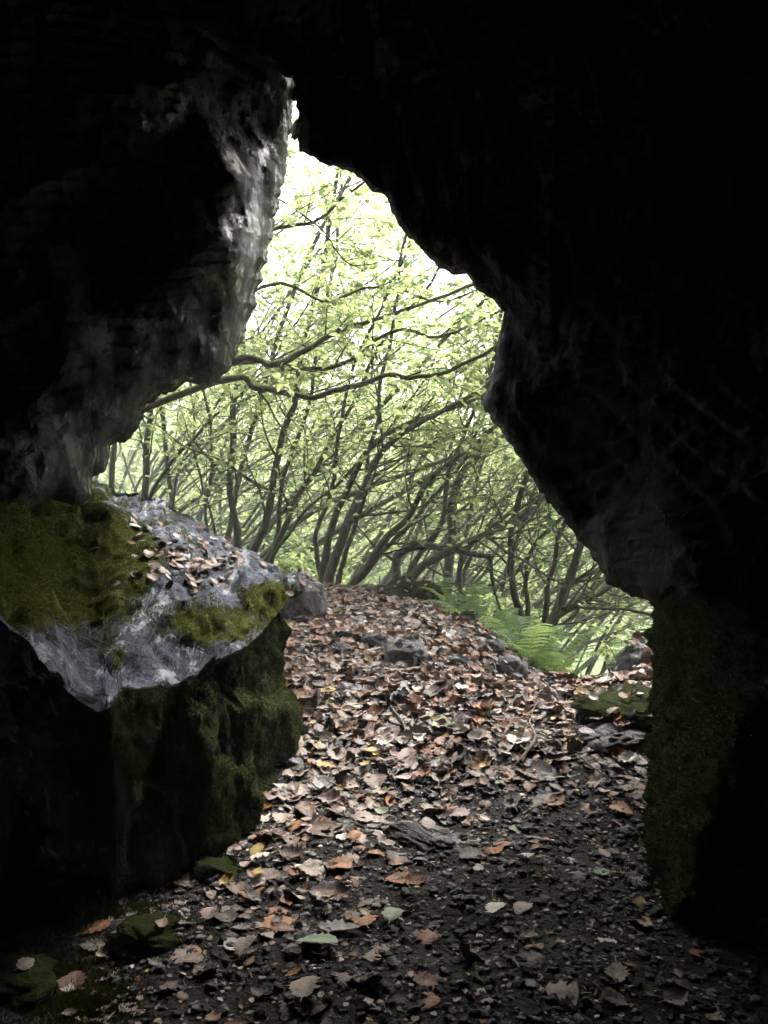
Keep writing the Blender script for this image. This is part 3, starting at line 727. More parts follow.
# traced foreground leaves
TR = [(495, 917, .078, 8, 7, 'bright whitish oval leaf lying alone on the dark floor right of centre'), (316, 951, .125, 7, 7, 'big pale green leaf lying flat at the near left of the floor'),
      (306, 995, .10, 0, 0, 'pale tan leaf directly below the big pale green leaf'), (564, 1000, .085, 0, 3, 'pale tan jagged leaf at the bottom edge right of centre'),
      (606, 950, .055, 8, 3, 'small whitish lobed leaf with a long stalk near the pillar foot'), (528, 862, .042, 8, 3, 'small whitish lobed leaf above the bright whitish oval leaf'),
      (392, 921, .085, 7, 2, 'grey green curled leaf right of the big pale green leaf'), (484, 826, .055, 8, 1, 'small whitish leaf on the dark gravel right of the embedded slab'),
      (578, 884, .065, 9, 6, 'ash grey crumpled leaf between the two whitish lobed leaves'), (412, 893, .085, 3, 5, 'curled rust brown leaf behind the grey green curled leaf'),
      (355, 842, .065, 5, 2, 'orange leaf on the litter left of the embedded slab'), (325, 908, .08, 0, 5, 'pale tan ribbed leaf just above the big pale green leaf'),
      (262, 862, .07, 8, 6, 'whitish torn leaf near the foot of the boulder'), (258, 882, .06, 6, 1, 'yellow leaf touching the whitish torn leaf by the boulder'),
      (386, 750, .085, 8, 5, 'whitish curled leaf in the litter at the start of the slope'), (450, 762, .10, 1, 2, 'large greyish pink leaf on the litter right of the whitish curled leaf'),
      (244, 955, .07, 1, 0, 'greyish pink leaf on the dark floor left of the big pale green leaf'), (210, 922, .065, 1, 0, 'greyish pink leaf nearest the mossy hump on the left'),
      (322, 771, .07, 6, 7, 'yellow leaf beside the small blue grey stone'), (367, 770, .06, 6, 1, 'yellow leaf below the whitish curled leaf'),
      (512, 715, .075, 5, 2, 'orange leaf in the litter at the middle of the slope'), (560, 690, .08, 5, 0, 'orange leaf at the far rim of the floor below the ferns'), (640, 672, .08, 5, 1, 'orange leaf below the rounded dark rock'),
      (372, 655, .07, 8, 7, 'whitish leaf in the litter left of the angular limestone rock')]
traced = []
for px, py, s, m_, k, lab in TR:
    dirn = (P(px, py, 1)-CAM).normalized(); h = gbvh.ray_cast(CAM, dirn)
    p = h[0]; nn = h[1] if h[1].z > 0 else -h[1]
    traced.append(dict(p=p+nn*.032, s=s, m=m_, k=k, B=basis(nn, rr.uniform(0, 6.28), .15, rr.uniform(0, 6.28)), lab=lab))
for L_ in leaves:
    p = L_['p']; L_['px'], L_['py'] = proj(p); dv = p-CAM; dl = dv.length
    face = abs((L_['B']@Vector((0, 0, 1))).dot(dv.normalized()))
    hit = bbvh.ray_cast(CAM, dv.normalized(), dl-.04)[0]
    L_['a'] = (L_['s']/p.y)*(.3+face) if (0 < L_['px'] < 768 and L_['py'] < 1015 and hit is None) else 0
leaves.sort(key=lambda L_: -L_['a'])
def put_leaf(L_):
    o = bpy.data.objects.new('fallen_leaf', leafme(L_['k'], L_['m'], 2 if 'lab' in L_ else rr.randrange(3))); s = L_['s']
    o.matrix_world = Matrix.Translation(L_['p'])@L_['B'].to_4x4()@Matrix.Diagonal((s, s, s, 1)); return link(o)
def lzone(L_):
    px, py = L_['px'], L_['py']
    if L_.get('onb'): return 'lying on top of the mossy boulder'
    if py > 930: return 'on the near left of the dark floor' if px < 400 else 'on the near right of the dark floor'
    if py > 830: return 'between the boulder foot and the embedded slab' if px < 400 else 'on the dark gravel towards the mossy pillar'
    if py > 740: return 'at the foot of the slope close to the boulder' if px < 360 else ('at the foot of the slope by the flat slab' if px > 540 else 'at the foot of the slope above the embedded slab')
    return 'higher up the slope near the limestone rock' if px < 500 else 'on the slope near the broad mossed rock'
NI = 300-len(TR)
for L_ in traced: tag(put_leaf(L_), L_['lab'], 'fallen leaf')
for L_ in leaves[:NI]:
    sz = 'large' if L_['s'] > .06 else ('medium' if L_['s'] > .045 else 'small')
    lab = f"{sz} {LC[L_['m']][0]} fallen leaf {lzone(L_)}"
    tag(put_leaf(L_), lab, 'fallen leaf', 'fallen leaves '+lzone(L_)+' '+sz+' '+LC[L_['m']][0])
VV, FF, MM, TT, off = [], [], [], [], 0
for L_ in leaves[NI:]:
    g = LG[L_['k']]; v = (g[0]*L_['s'])@np.array(L_['B']).T+np.array(L_['p']); VV.append(v); FF.append(g[1]+off); MM.append(np.full(len(g[1]), L_['m'])); TT.append(np.full(len(v), rr.uniform(.45, 1.5))); off += len(v)
lit = mesh_np('leaf_litter', np.concatenate(VV), np.concatenate(FF), LM, True, np.concatenate(MM))
attr(lit, 'tone', np.concatenate(TT)); attr(lit, 'vein', np.tile(VEIN, len(VV)))
tag(mobj('leaf_litter', lit), 'thick brown leaf litter covering the slope out of the cave', 'leaf litter', kind='stuff')

# ---------------------------------------------------------------- tubes
def tube_arrays(paths):
    """paths: list of (pts list[Vector], radii, sides)"""
    VV, QQ, off = [], [], 0
    for pts_, rad, ns in paths:
        p = np.array([tuple(a) for a in pts_]); n = len(p)
        if n < 2: continue
        t = np.gradient(p, axis=0); t /= np.linalg.norm(t, axis=1)[:, None]+1e-9
        ref = np.array((0.31, .17, .93)) if abs(t[0][2]) < .9 else np.array((.9, .3, .1))
        u = np.cross(t, ref); u /= np.linalg.norm(u, axis=1)[:, None]+1e-9; w = np.cross(t, u)
        a = np.arange(ns)*2*math.pi/ns
        ring = p[:, None]+(u[:, None]*np.cos(a)[None, :, None]+w[:, None]*np.sin(a)[None, :, None])*np.array(rad)[:, None, None]
        VV.append(ring.reshape(-1, 3)); i = np.arange(n*ns).reshape(n, ns)
        j = np.roll(i, -1, 1)
        QQ.append(np.stack([i[:-1].ravel(), j[:-1].ravel(), j[1:].ravel(), i[1:].ravel()], 1)+off); off += n*ns
    return np.concatenate(VV), np.concatenate(QQ)
def smooth_path(p, n):
    p = [Vector(a) for a in p]; out = []
    q_ = [p[0]*2-p[1]]+p+[p[-1]*2-p[-2]]
    for i in range(1, len(q_)-2):
        for k in range(n):
            t = k/n; a, b, c, d = q_[i-1], q_[i], q_[i+1], q_[i+2]
            out.append(.5*((2*b)+(c-a)*t+(2*a-5*b+4*c-d)*t*t+(3*b-a-3*c+d)*t**3))
    out.append(p[-1]); return out

def grow(start, dirn, length, rng_, wander, up, lean=Vector((.3, 0, 0)), seg=.16):
    n = max(3, int(length/seg)); pts_ = [Vector(start)]; d = Vector(dirn).normalized()
    for i in range(n):
        d = (d+Vector((rng_.gauss(0, wander), rng_.gauss(0, wander), rng_.gauss(0, wander)))+Vector((0, 0, up))+lean*.065).normalized()
        pts_.append(pts_[-1]+d*(length/n))
    return pts_
class Tree:
    def __init__(s, seed, z0=1.5, z1=1.8, floor=.12): s.z0 = z0; s.z1 = z1; s.floor = floor; s.r = random.Random(seed); s.stem = []; s.br = []; s.lv = []
    def add_stem(s, pts_, r0, r1, sides=9, bmin=.25, nb=12, blen=1.5, leaf=1.0, drop=.0):
        r = s.r; n = len(pts_); rad = [r0+(r1-r0)*(i/(n-1))**.8 for i in range(n)]
        rad = [a*(1+.12*noise.noise(pts_[i]*5)) for i, a in enumerate(rad)]
        s.stem.append((pts_, rad, sides))
        for k in range(nb):
            i = min(n-2, int((bmin+(1-bmin)*(k+r.random())/nb)*(n-1))); t = (pts_[i+1]-pts_[i]).normalized()
            s.branch(pts_[i], t, blen*r.uniform(.5, 1.2)*(1.15-.5*i/n), rad[i]*r.uniform(.28, .48), 1, leaf)
        s.branch(pts_[-1], (pts_[-1]-pts_[-3]).normalized(), blen*.7, r1, 1, leaf)
    def branch(s, p, t, L, rad, lv, leaf):
        r = s.r
        side = t.cross(Vector((r.gauss(0, 1), r.gauss(0, 1), r.gauss(0, 1)))).normalized()
        d = t*r.uniform(.35, .9)+side*r.uniform(.5, 1.0)
        if lv > 1: d.z *= .6
        pts_ = grow(p, d, L, r, .16, .015 if lv == 1 else -.005, seg=.14 if lv == 1 else .1)
        n = len(pts_); rad = max(rad, .003); rd = [max(.0016, rad*(1-.8*i/(n-1))) for i in range(n)]
        s.br.append((pts_, rd, 5 if lv == 1 else 3))
        if lv < 3:
            m_ = max(2, int(L/(.24 if lv == 1 else .17)))
            for k in range(m_):
                i = min(n-2, int(((k+.6)/m_)*(n-1)*.95+.5)); 
                s.branch(pts_[i], (pts_[i+1]-pts_[i]).normalized(), (L*.5 if lv == 1 else L*.55)*r.uniform(.6, 1.2)*(1.1-.5*i/n), rd[i]*.6, lv+1, leaf)
        if lv >= 2:
            for i in range(1, n):
                for _ in range(2):
                    if r.random() < leaf*1.0*min(1, max(s.floor, (pts_[i].z-s.z0)/s.z1)):
                        s.lv.append((pts_[i]+Vector((r.gauss(0, .03), r.gauss(0, .03), r.gauss(0, .03))), (pts_[i]-pts_[i-1]).normalized(), r.random()))
    def leaves_mesh(s, name, mats, size=.085, w2=(.6, .3, .1)):
        n = len(s.lv); g = np.random.default_rng(len(s.lv)+7)
        c = np.array([tuple(a[0]) for a in s.lv])
        az = g.uniform(0, 2*math.pi, n); d = np.stack([np.cos(az), np.sin(az), g.normal(-.25, .35, n)], 1); d /= np.linalg.norm(d, axis=1)[:, None]
        nn = np.stack([g.normal(0, .45, n), g.normal(0, .45, n), np.ones(n)], 1); nn -= d*(nn*d).sum(1)[:, None]; nn /= np.linalg.norm(nn, axis=1)[:, None]
        u = np.cross(d, nn); L = (size*g.uniform(.55, 1.2, n))[:, None]; fz = g.uniform(.02, .25, n)[:, None]
        def v(a, b, z): return c+d*L*a+u*L*b+nn*L*z*fz
        V = np.stack([v(.0, 0, 0), v(.3, .36, 1), v(.68, .27, 1), v(1.05, 0, -.5), v(.68, -.27, 1), v(.3, -.36, 1)], 1).reshape(-1, 3)
        b = np.arange(n)[:, None]*6
        Fq = np.concatenate([b+np.array([[0, 1, 2, 3]]), b+np.array([[0, 3, 4, 5]])], 1).reshape(-1, 4)
        mi = np.repeat(g.choice(len(mats), n, p=np.array(w2[:len(mats)])/sum(w2[:len(mats)])), 2)
        return mesh_np(name, V, Fq, mats, False, mi)
    def build(s, root, mats, lmats, size, w2, split=True):
        org = Vector(root.location); T_ = np.array(org)
        outp = []
        if split:
            for st in s.stem:
                V, Q = tube_arrays([st]); outp.append(('trunk', mesh_np('trunk', V-T_, Q, mats)))
        else:
            V, Q = tube_arrays(s.stem); outp.append(('trunk', mesh_np('trunk', V-T_, Q, mats)))
        V, Q = tube_arrays(s.br); outp.append(('branches', mesh_np('branches', V-T_, Q, mats)))
        me = s.leaves_mesh('crown', lmats, size, w2)
        c = np.zeros(len(me.vertices)*3, np.float32); me.vertices.foreach_get('co', c); c = c.reshape(-1, 3)-T_.astype(np.float32); me.vertices.foreach_set('co', c.ravel()); me.update()
        outp.append(('crown', me))
        return [mobj(n_, m_, root) for n_, m_ in outp]

def pxstem(t, pts_, r0, r1, ext=2.5, up=.04, lean=.35, **kw):
    """pts: (px,py,d); continues upward on its own"""
    p = smooth_path([P(*a) for a in pts_], 5)
    p0 = p[0].copy(); g = ground_hit(p0.x, p0.y)[0]
    if p0.z > g.z+.02 and not kw.pop('hang', False): p = [Vector((p0.x-.03, p0.y, g.z-.15))]+p
    d = (p[-1]-p[-4]).normalized()
    if ext > 0: p += grow(p[-1], d+Vector((0, t.r.uniform(-.15, .3), 0)), ext, t.r, .07, up, Vector((lean, 0, 0)), .2)[1:]
    kw.pop('hang', None)
    p = [a+Vector((noise.noise(a*2.1)*.06+noise.noise(a*6)*.02, noise.noise(a*2.3+Vector((5, 5, 5)))*.05, 0)) if i > 0 else a for i, a in enumerate(p)]
    t.add_stem(p, r0*.58, r1*.45, **kw)

HERO = []
def hero(base, lab, seed, stems, mat='bark', lm=('leafA', 'leafB', 'leafC'), w2=(.4, .55, .05), size=.078, name='tree'):
    t = Tree(seed)
    for st in stems:
        kw = dict(st[3]) if len(st) > 3 else {}
        pxstem(t, st[0], st[1], st[2], **kw)
    b = P(*base); b.z = ground_hit(b.x, b.y)[0].z
    root = empty(name, b); tag(root, lab, 'tree', None)
    t.build(root, M[mat], [M[k] for k in lm], size, w2)
hero((150, 560, 9.6), 'slim dark tree with upright stems seen just right of the overhang above the boulder', 101, [
    ([(105, 570, 9.8), (112, 467, 9.8), (118, 400, 9.8)], .075, .04, dict(ext=2.5, lean=.1)),
    ([(146, 580, 9.4), (147, 478, 9.4), (150, 430, 9.4), (154, 380, 9.4)], .085, .04, dict(ext=2.5, lean=.1)),
    ([(165, 570, 10.2), (178, 480, 10.2), (200, 430, 10.2), (222, 395, 10.2)], .045, .02, dict(ext=2)),
    ([(135, 570, 9), (150, 500, 9), (180, 450, 9), (212, 418, 9)], .05, .02, dict(ext=1.8))])
hero((245, 570, 9), 'many stemmed mossy tree fanning up behind the right end of the boulder', 102, [
    ([(236, 580, 9.2), (236, 530, 9.2), (230, 467, 9.2), (236, 390, 9.2), (240, 330, 9.2)], .085, .045, dict(ext=2.5, lean=.1)),
    ([(240, 580, 8.8), (256, 545, 8.8), (268, 510, 8.8), (277, 460, 8.8), (295, 395, 8.8), (305, 350, 8.8)], .095, .04, dict(ext=2.2)),
    ([(255, 585, 9.0), (272, 553, 9.0), (296, 500, 9.0), (322, 462, 9.0), (346, 415, 9)], .075, .03, dict(ext=2)),
    ([(262, 590, 9.3), (275, 540, 9.3), (283, 480, 9.3), (310, 400, 9.3), (318, 340, 9.3)], .06, .03, dict(ext=2.2)),
    ([(268, 590, 8.5), (270, 560, 8.5), (300, 520, 8.5), (340, 480, 8.5), (380, 440, 8.5)], .045, .02, dict(ext=1.6)),
    ([(210, 560, 9.4), (205, 500, 9.4), (212, 450, 9.4), (205, 400, 9.4)], .04, .02, dict(ext=2)),
    ([(226, 580, 9.6), (215, 520, 9.6), (196, 470, 9.6), (190, 410, 9.6)], .035, .018, dict(ext=2))])
hero((336, 588, 8.0), 'dark coppiced tree of leaning stems rooted at the crest in the middle', 103, [
    ([(324, 590, 8.2), (330, 540, 8.2), (345, 490, 8.2), (372, 445, 8.2), (400, 425, 8.2), (440, 412, 8.2)], .075, .025, dict(ext=1.8)),
    ([(330, 590, 8), (336, 553, 8), (352, 510, 8), (375, 465, 8), (402, 432, 8), (455, 405, 8)], .095, .03, dict(ext=1.8)),
    ([(342, 590, 7.8), (352, 586, 7.8), (375, 550, 7.8), (402, 524, 7.8), (425, 490, 7.8), (462, 455, 7.8)], .085, .03, dict(ext=1.8)),
    ([(322, 588, 8.4), (319, 540, 8.4), (328, 500, 8.4), (336, 440, 8.4), (350, 390, 8.4)], .05, .025, dict(ext=2.4)),
    ([(338, 588, 8.1), (345, 545, 8.1), (362, 500, 8.1), (372, 440, 8.1), (384, 380, 8.1), (392, 330, 8.1)], .05, .025, dict(ext=2)),
    ([(350, 588, 8.6), (380, 555, 8.6), (420, 510, 8.6), (450, 480, 8.6), (480, 430, 8.6), (500, 370, 8.6)], .05, .02, dict(ext=1.6))])
hero((400, 588, 7.9), 'grey crooked tree with a thick elbowed limb leaning low to the right', 104, [
    ([(398, 598, 8), (399, 570, 8), (404, 553, 8), (426, 546, 8), (440, 548, 8.0)], .10, .055, dict(ext=.5, nb=4, blen=1.0)),
    ([(408, 596, 7.6), (411, 577, 7.6), (438, 557, 7.6), (477, 538, 7.6), (512, 522, 7.6), (545, 495, 7.6)], .085, .045, dict(ext=1.8)),
    ([(402, 595, 8.2), (418, 560, 8.2), (440, 520, 8.2), (452, 470, 8.2), (470, 420, 8.2)], .06, .03, dict(ext=2.2))], mat='bark_grey')
hero((450, 610, 9), 'pale barked leaning tree between the crooked tree and the ferns', 105, [
    ([(446, 612, 9), (452, 560, 9), (454, 530, 9), (455, 495, 9), (466, 468, 9), (493, 444, 9), (520, 415, 9)], .105, .05, dict(ext=2)),
    ([(456, 612, 9.2), (470, 560, 9.2), (500, 510, 9.2), (530, 475, 9.2)], .05, .03, dict(ext=2)),
    ([(466, 615, 8.6), (462, 580, 8.6), (470, 545, 8.6), (500, 520, 8.6), (525, 505, 8.6)], .06, .03, dict(ext=1.5))], mat='bark_grey')
hero((524, 640, 8), 'twisted tree with bent paired stems rising behind the lower ferns', 106, [
    ([(528, 650, 8), (524, 622, 8), (514, 590, 8), (511, 561, 8), (516, 522, 8), (528, 478, 8), (540, 430, 8)], .075, .04, dict(ext=2)),
    ([(526, 648, 8.1), (528, 610, 8.1), (524, 575, 8.1), (532, 550, 8.1), (560, 520, 8.1), (600, 500, 8.1)], .05, .025, dict(ext=1.6))])
hero((538, 648, 7.3), 'forked dark tree at the right leaning over the bright meadow gap', 107, [
    ([(534, 652, 7.3), (540, 640, 7.3), (552, 620, 7.3), (563, 592, 7.3), (580, 552, 7.3), (605, 515, 7.3)], .11, .05, dict(ext=1.8)),
    ([(540, 648, 7.2), (556, 618, 7.2), (585, 600, 7.2), (612, 585, 7.2), (650, 560, 7.2)], .05, .025, dict(ext=1.5)),
    ([(538, 650, 7.5), (546, 610, 7.5), (548, 580, 7.5), (560, 540, 7.5), (575, 500, 7.5)], .055, .03, dict(ext=2))], lm=('leafC', 'leafA', 'leafB'), w2=(.4, .4, .2), size=.075)
# the tree whose mossy limbs reach across the opening from the left
t = Tree(108)
tb = Vector((-3.3, 7.0, 0)); tb.z = ground_hit(tb.x, tb.y)[0].z
stem0 = smooth_path([tb-Vector((0, 0, .2)), Vector((-3.2, 7, 1.3)), Vector((-2.9, 6.9, 2.2)), Vector((-2.5, 6.9, 3.6)), Vector((-2.1, 6.8, 5.2))], 6)
t.add_stem(stem0, .14, .05, nb=8, blen=1.4)
def limb(pts_, r0, r1, st, ext=1.2, nb=9, blen=.8, leaf=.6):
    p = smooth_path([st]+[P(*a) for a in pts_], 6)
    d = (p[-1]-p[-4]).normalized(); r0 *= .6; r1 *= .6; p = [a+Vector((0, 0, .05*noise.noise(a*3)+.02*noise.noise(a*9))) for a in p]; p += grow(p[-1], d, ext, t.r, .09, .01, Vector((.4, 0, 0)), .15)[1:]
    t.add_stem(p, r0, r1, nb=nb, blen=blen, leaf=leaf, bmin=.15)
limb([(217, 381, 6.9), (256, 390, 6.9), (295, 396, 6.8), (334, 393, 6.8), (366, 384, 6.8), (400, 377, 6.8), (419, 374, 6.8), (454, 367, 6.7), (495, 347, 6.7)], .055, .02, Vector((-3.1, 7, 1.7)))
limb([(228, 360, 7.1), (271, 363, 7.1), (298, 353, 7.1), (321, 339, 7.1), (349, 325, 7.1), (384, 316, 7.1), (416, 304, 7.1)], .06, .018, Vector((-2.95, 6.95, 2.1)))
limb([(240, 362, 7.2), (298, 367, 7.2), (349, 362, 7.2), (376, 338, 7.2), (403, 329, 7.2), (439, 337, 7.2), (466, 329, 7.2), (498, 312, 7.2)], .04, .014, Vector((-2.9, 6.95, 2.2)))
limb([(230, 245, 6.6), (279, 226, 6.6), (314, 222, 6.6), (333, 206, 6.6), (355, 190, 6.6)], .035, .012, Vector((-2.55, 6.9, 3.4)), blen=.9, leaf=.35)
limb([(240, 215, 6.4), (262, 196, 6.4), (290, 205, 6.4), (325, 236, 6.4), (350, 262, 6.4), (385, 262, 6.5)], .02, .006, Vector((-2.5, 6.9, 3.8)), ext=.3, blen=.9, leaf=.35)
limb([(230, 300, 7.4), (280, 285, 7.4), (330, 300, 7.4), (380, 285, 7.4), (430, 300, 7.4), (480, 290, 7.4)], .03, .01, Vector((-2.7, 6.9, 2.9)), blen=.9, leaf=.5)
root = empty('tree', tb); tag(root, 'tree hidden at the left sending long mossy limbs across the cave opening', 'tree')
t.build(root, M['bark_limb'], [M['leafB'], M['leafA']], .09, (.6, .4))

# background trees: a few kinds, copied
def proto(seed, nst, h, spread, lean, leaf, size, w2, lm):
    t = Tree(seed, 2.0, 2.2, .12); r = t.r
    for k in range(nst):
        a = r.uniform(0, 6.28); b = Vector((math.cos(a)*.18, math.sin(a)*.18, -.25))
        p = grow(b, Vector((lean+r.gauss(0, spread), r.gauss(0, spread), 1)), h*r.uniform(.75, 1.1), r, .055, .0, Vector((lean, 0, 0)), .3)
        t.add_stem(p, r.uniform(.016, .038), .007, sides=6, nb=6, blen=1.5, bmin=.3, leaf=leaf)
    return t
PROT = []
for i, (nst, h, sp, ln, leaf, w2) in enumerate([(8, 6.0, .25, .75, 1.0, (.4, .5, .1)), (6, 7.0, .2, .5, .9, (.5, .4, .1)), (8, 5.0, .35, .9, 1.0, (.3, .6, .1)), (5, 7.5, .15, .45, 1.0, (.5, .5, 0)), (7, 5.5, .3, .65, 1.1, (.5, .4, .1))]):
    t = proto(300+i, nst, h, sp, ln, leaf, .11, w2, None); hold = []
    V, Q = tube_arrays(t.stem); hold.append(('trunk', mesh_np('trunk', V, Q, M['bark_far'])))
    V, Q = tube_arrays(t.br); hold.append(('branches', mesh_np('branches', V, Q, M['bark_far'])))
    hold.append(('crown', t.leaves_mesh('crown', [M['leafA'], M['leafB'], M['leafC']], .088, w2)))
    PROT.append(hold)
KLAB = ['bushy leaning tree', 'tall straight tree', 'wide many stemmed tree', 'slender pole like tree', 'rounded leafy tree']
rr = random.Random(404); BT = []
for k in range(38):
    d = 10.2+(k/37)**1.2*18
    for _ in range(60):
        px = rr.uniform(60, 660) if k % 5 else rr.uniform(60, 400)
        x = d*(px-CX)/F+rr.gauss(0, .4); y = d+rr.gauss(0, .6)
        if px > 560 and y < 25: continue
        if all(math.hypot(x-a, y-b) > 1.0 for a, b in BT): break
    BT.append((x, y)); kk = rr.randrange(5)
    root = empty('tree', (x, y, H(x, y)-.05)); root.rotation_euler = (rr.gauss(0, .04), rr.gauss(.03, .05), rr.gauss(0, .45)); s = rr.uniform(.85, 1.25)*(1+.012*d)
    root.scale = (s, s, s)
    px, _ = proj((x, y, 1))
    side = 'above the mossy boulder' if px < 230 else 'behind the many stemmed mossy tree' if px < 320 else 'behind the dark coppiced tree' if px < 400 else 'behind the grey crooked tree' if px < 470 else 'behind the twisted tree' if px < 560 else 'beyond the bright meadow gap'
    dist = 'nearer' if d < 14 else 'more distant' if d < 21 else 'farthest'
    tag(root, f'{dist} {KLAB[kk]} {side}', 'tree', f'{dist} {KLAB[kk]}s {side}')
    for n_, m_ in PROT[kk]: mobj(n_, m_, root)

# far-off wood as one mass
g = np.random.default_rng(9); cl = []
for i in range(900):
    y = g.uniform(26, 70); x = g.uniform(-.62, .5)*y
    if x/y > .2 and y < 58: continue
    cl.append((x, y, float(Hb([(x, y)])[0])+g.uniform(.5, 9), g.uniform(1.0, 2.2)))
cl = np.array(cl); n = 80000; ci_ = g.integers(0, len(cl), n); c = cl[ci_, :3]+g.normal(0, .42, (n, 3))*cl[ci_, 3][:, None]
a = g.normal(0, 1, (n, 3)); a /= np.linalg.norm(a, axis=1)[:, None]; b = np.cross(a, g.normal(0, 1, (n, 3))); b /= np.linalg.norm(b, axis=1)[:, None]
L = g.uniform(.12, .3, n)[:, None]; V = np.stack([c-a*L, c-b*L*.6, c+a*L, c+b*L*.6], 1).reshape(-1, 3)
tag(mobj('woodland', mesh_np('woodland', V, np.arange(4*n).reshape(-1, 4), [M['leafA'], M['leafB']], False, g.integers(0, 2, n))), 'pale green far off wood across the valley', 'woodland', kind='stuff')

# shrubs and grass beyond the crest
g = np.random.default_rng(19); n = 34000
yy = 6.0+g.random(n)**1.5*26; xx_ = yy*(g.uniform(60, 700, n)-CX)/F
keep = (yy > 8.6) | ((xx_ > 1.0) & (yy > 5.9)); xx_, yy = xx_[keep], yy[keep]; n = len(yy)
zz_ = Hb(np.stack([xx_, yy], 1)); L = (g.uniform(.06, .22, n)*(1+yy*.03))[:, None]
base = np.stack([xx_, yy, zz_], 1); d = np.stack([g.normal(.1, .4, n), g.normal(0, .4, n), np.ones(n)], 1); d /= np.linalg.norm(d, axis=1)[:, None]
s_ = np.cross(d, g.normal(0, 1, (n, 3))); s_ /= np.linalg.norm(s_, axis=1)[:, None]; w = (.004+yy*.0006)[:, None]
V = np.stack([base-s_*w, base+s_*w, base+d*L*.6+s_*w*.7, base+d*L], 1).reshape(-1, 3)
tag(mobj('grass', mesh_np('grass', V, np.arange(4*n).reshape(-1, 4), M['grass'], False)), 'pale green grass and low growth on the hillside beyond the crest', 'grass', kind='stuff')

# ---------------------------------------------------------------- ferns
def frond_mesh(seed, L=.75):
    r = random.Random(seed); V, Fc = [], []
    n = 17; arch = r.uniform(.55, .8)
    pts_ = [Vector((0, L*.8*(t:=i/n), L*(1.05*t-arch*t*t))) for i in range(n+1)]
    for i in range(n):
        a, b = pts_[i], pts_[i+1]; w = .004*(1-i/n)+.001; k = len(V)
        V += [a-Vector((w, 0, 0)), a+Vector((w, 0, 0)), b+Vector((w, 0, 0)), b-Vector((w, 0, 0))]; Fc.append((k, k+1, k+2, k+3))
    for i in range(2, n+1):
        t = i/n; pl = L*.27*math.sin(math.pi*min(1, (t*.86+.14)))**.8*(1-.3*t)+.012
        tan = (pts_[i]-pts_[i-1]).normalized()
        for sd in (-1, 1):
            d = (Vector((sd, 0, 0))+tan*.5+Vector((0, 0, -.15+r.uniform(-.12, .12)))).normalized()
            for j in range(4):
                u0, u1 = j/4, (j+1)/4; w0, w1 = L*.021*(1-u0**2), L*.021*(1-u1**2)*.75
                c0 = pts_[i]+d*pl*u0-Vector((0, 0, u0*u0*pl*.2)); c1 = pts_[i]+d*pl*u1-Vector((0, 0, u1*u1*pl*.2)); k = len(V)
                V += [c0-tan*w0, c0+tan*w0, c1+tan*w1, c1-tan*w1]; Fc.append((k, k+1, k+2, k+3))
    return mesh_np('frond', np.array([tuple(v) for v in V]), np.array(Fc), M['fern'], False)
FR = [frond_mesh(i+60) for i in range(4)]
FERNS = [(452, 600, 6.9, 1.05, 'pale green fern tallest on the crest beside the mossy hump of rock'), (482, 612, 6.5, 1.0, 'green fern behind the small dark rock at the bank edge'), (430, 592, 7.5, .8, 'shaded fern at the foot of the crooked tree'),
         (505, 640, 6.6, .95, 'green fern halfway down the far side of the bank'), (528, 668, 6.0, .85, 'bright green fern arching at the broken bank edge'), (552, 682, 6.0, .8, 'feathery fern at the foot of the forked dark tree'),
         (580, 680, 6.5, .75, 'bluish green fern below the bright meadow gap'), (520, 640, 7.2, .9, 'fern growing against the base of the twisted tree'), (602, 668, 7.2, .7, 'small fern nearest the bright meadow at the right'), (572, 650, 8.0, .9, 'fern on the slope behind the forked dark tree')]
rr = random.Random(12)
for px, py, d, s, lab in FERNS:
    x = d*(px-CX)/F; root = empty('fern', (x, d, ground_hit(x, d)[0].z-.02)); tag(root, lab, 'fern')
    nfr = 8
    for k in range(nfr):
        o = mobj('frond', FR[rr.randrange(4)], root); o.rotation_euler = (rr.uniform(-.1, .35), 0, k*6.283/nfr+rr.uniform(-.25, .25)); q_ = s*rr.uniform(.6, .95); o.scale = (q_, q_, q_)

# leafy shrubs low in the gap on the right
for i, (px, py, d, s, lab) in enumerate([(600, 640, 9.5, .5, 'low leafy shrub glowing in the meadow gap'), (640, 640, 12, .7, 'leafy shrub behind the rounded dark rock'), (500, 600, 9.8, .6, 'leafy shrub behind the ferns'), (300, 570, 10.5, .45, 'small shrub low between the coppiced stems')]):
    x = d*(px-CX)/F; root = empty('shrub', (x, d, H(x, d)-.05)); root.rotation_euler = (0, 0, i*1.3); tag(root, lab, 'shrub')
    t = Tree(500+i, -5, 1)
    for k in range(4):
        p = grow(Vector((0, 0, -.1)), Vector((t.r.gauss(0, .5), t.r.gauss(0, .5), 1)), 1.8*s, t.r, .08, 0, Vector((.2, 0, 0)), .15)
        t.add_stem(p, .015, .006, sides=5, nb=6, blen=.8, bmin=.15, leaf=1.0)
    V, Q = tube_arrays(t.stem); mobj('stems', mesh_np('stems', V, Q, M['bark_far']), root)
    V, Q = tube_arrays(t.br); mobj('branches', mesh_np('branches', V, Q, M['bark_far']), root)
    mobj('foliage', t.leaves_mesh('foliage', [M['leafB'], M['leafA']], .08, (.6, .4)), root)

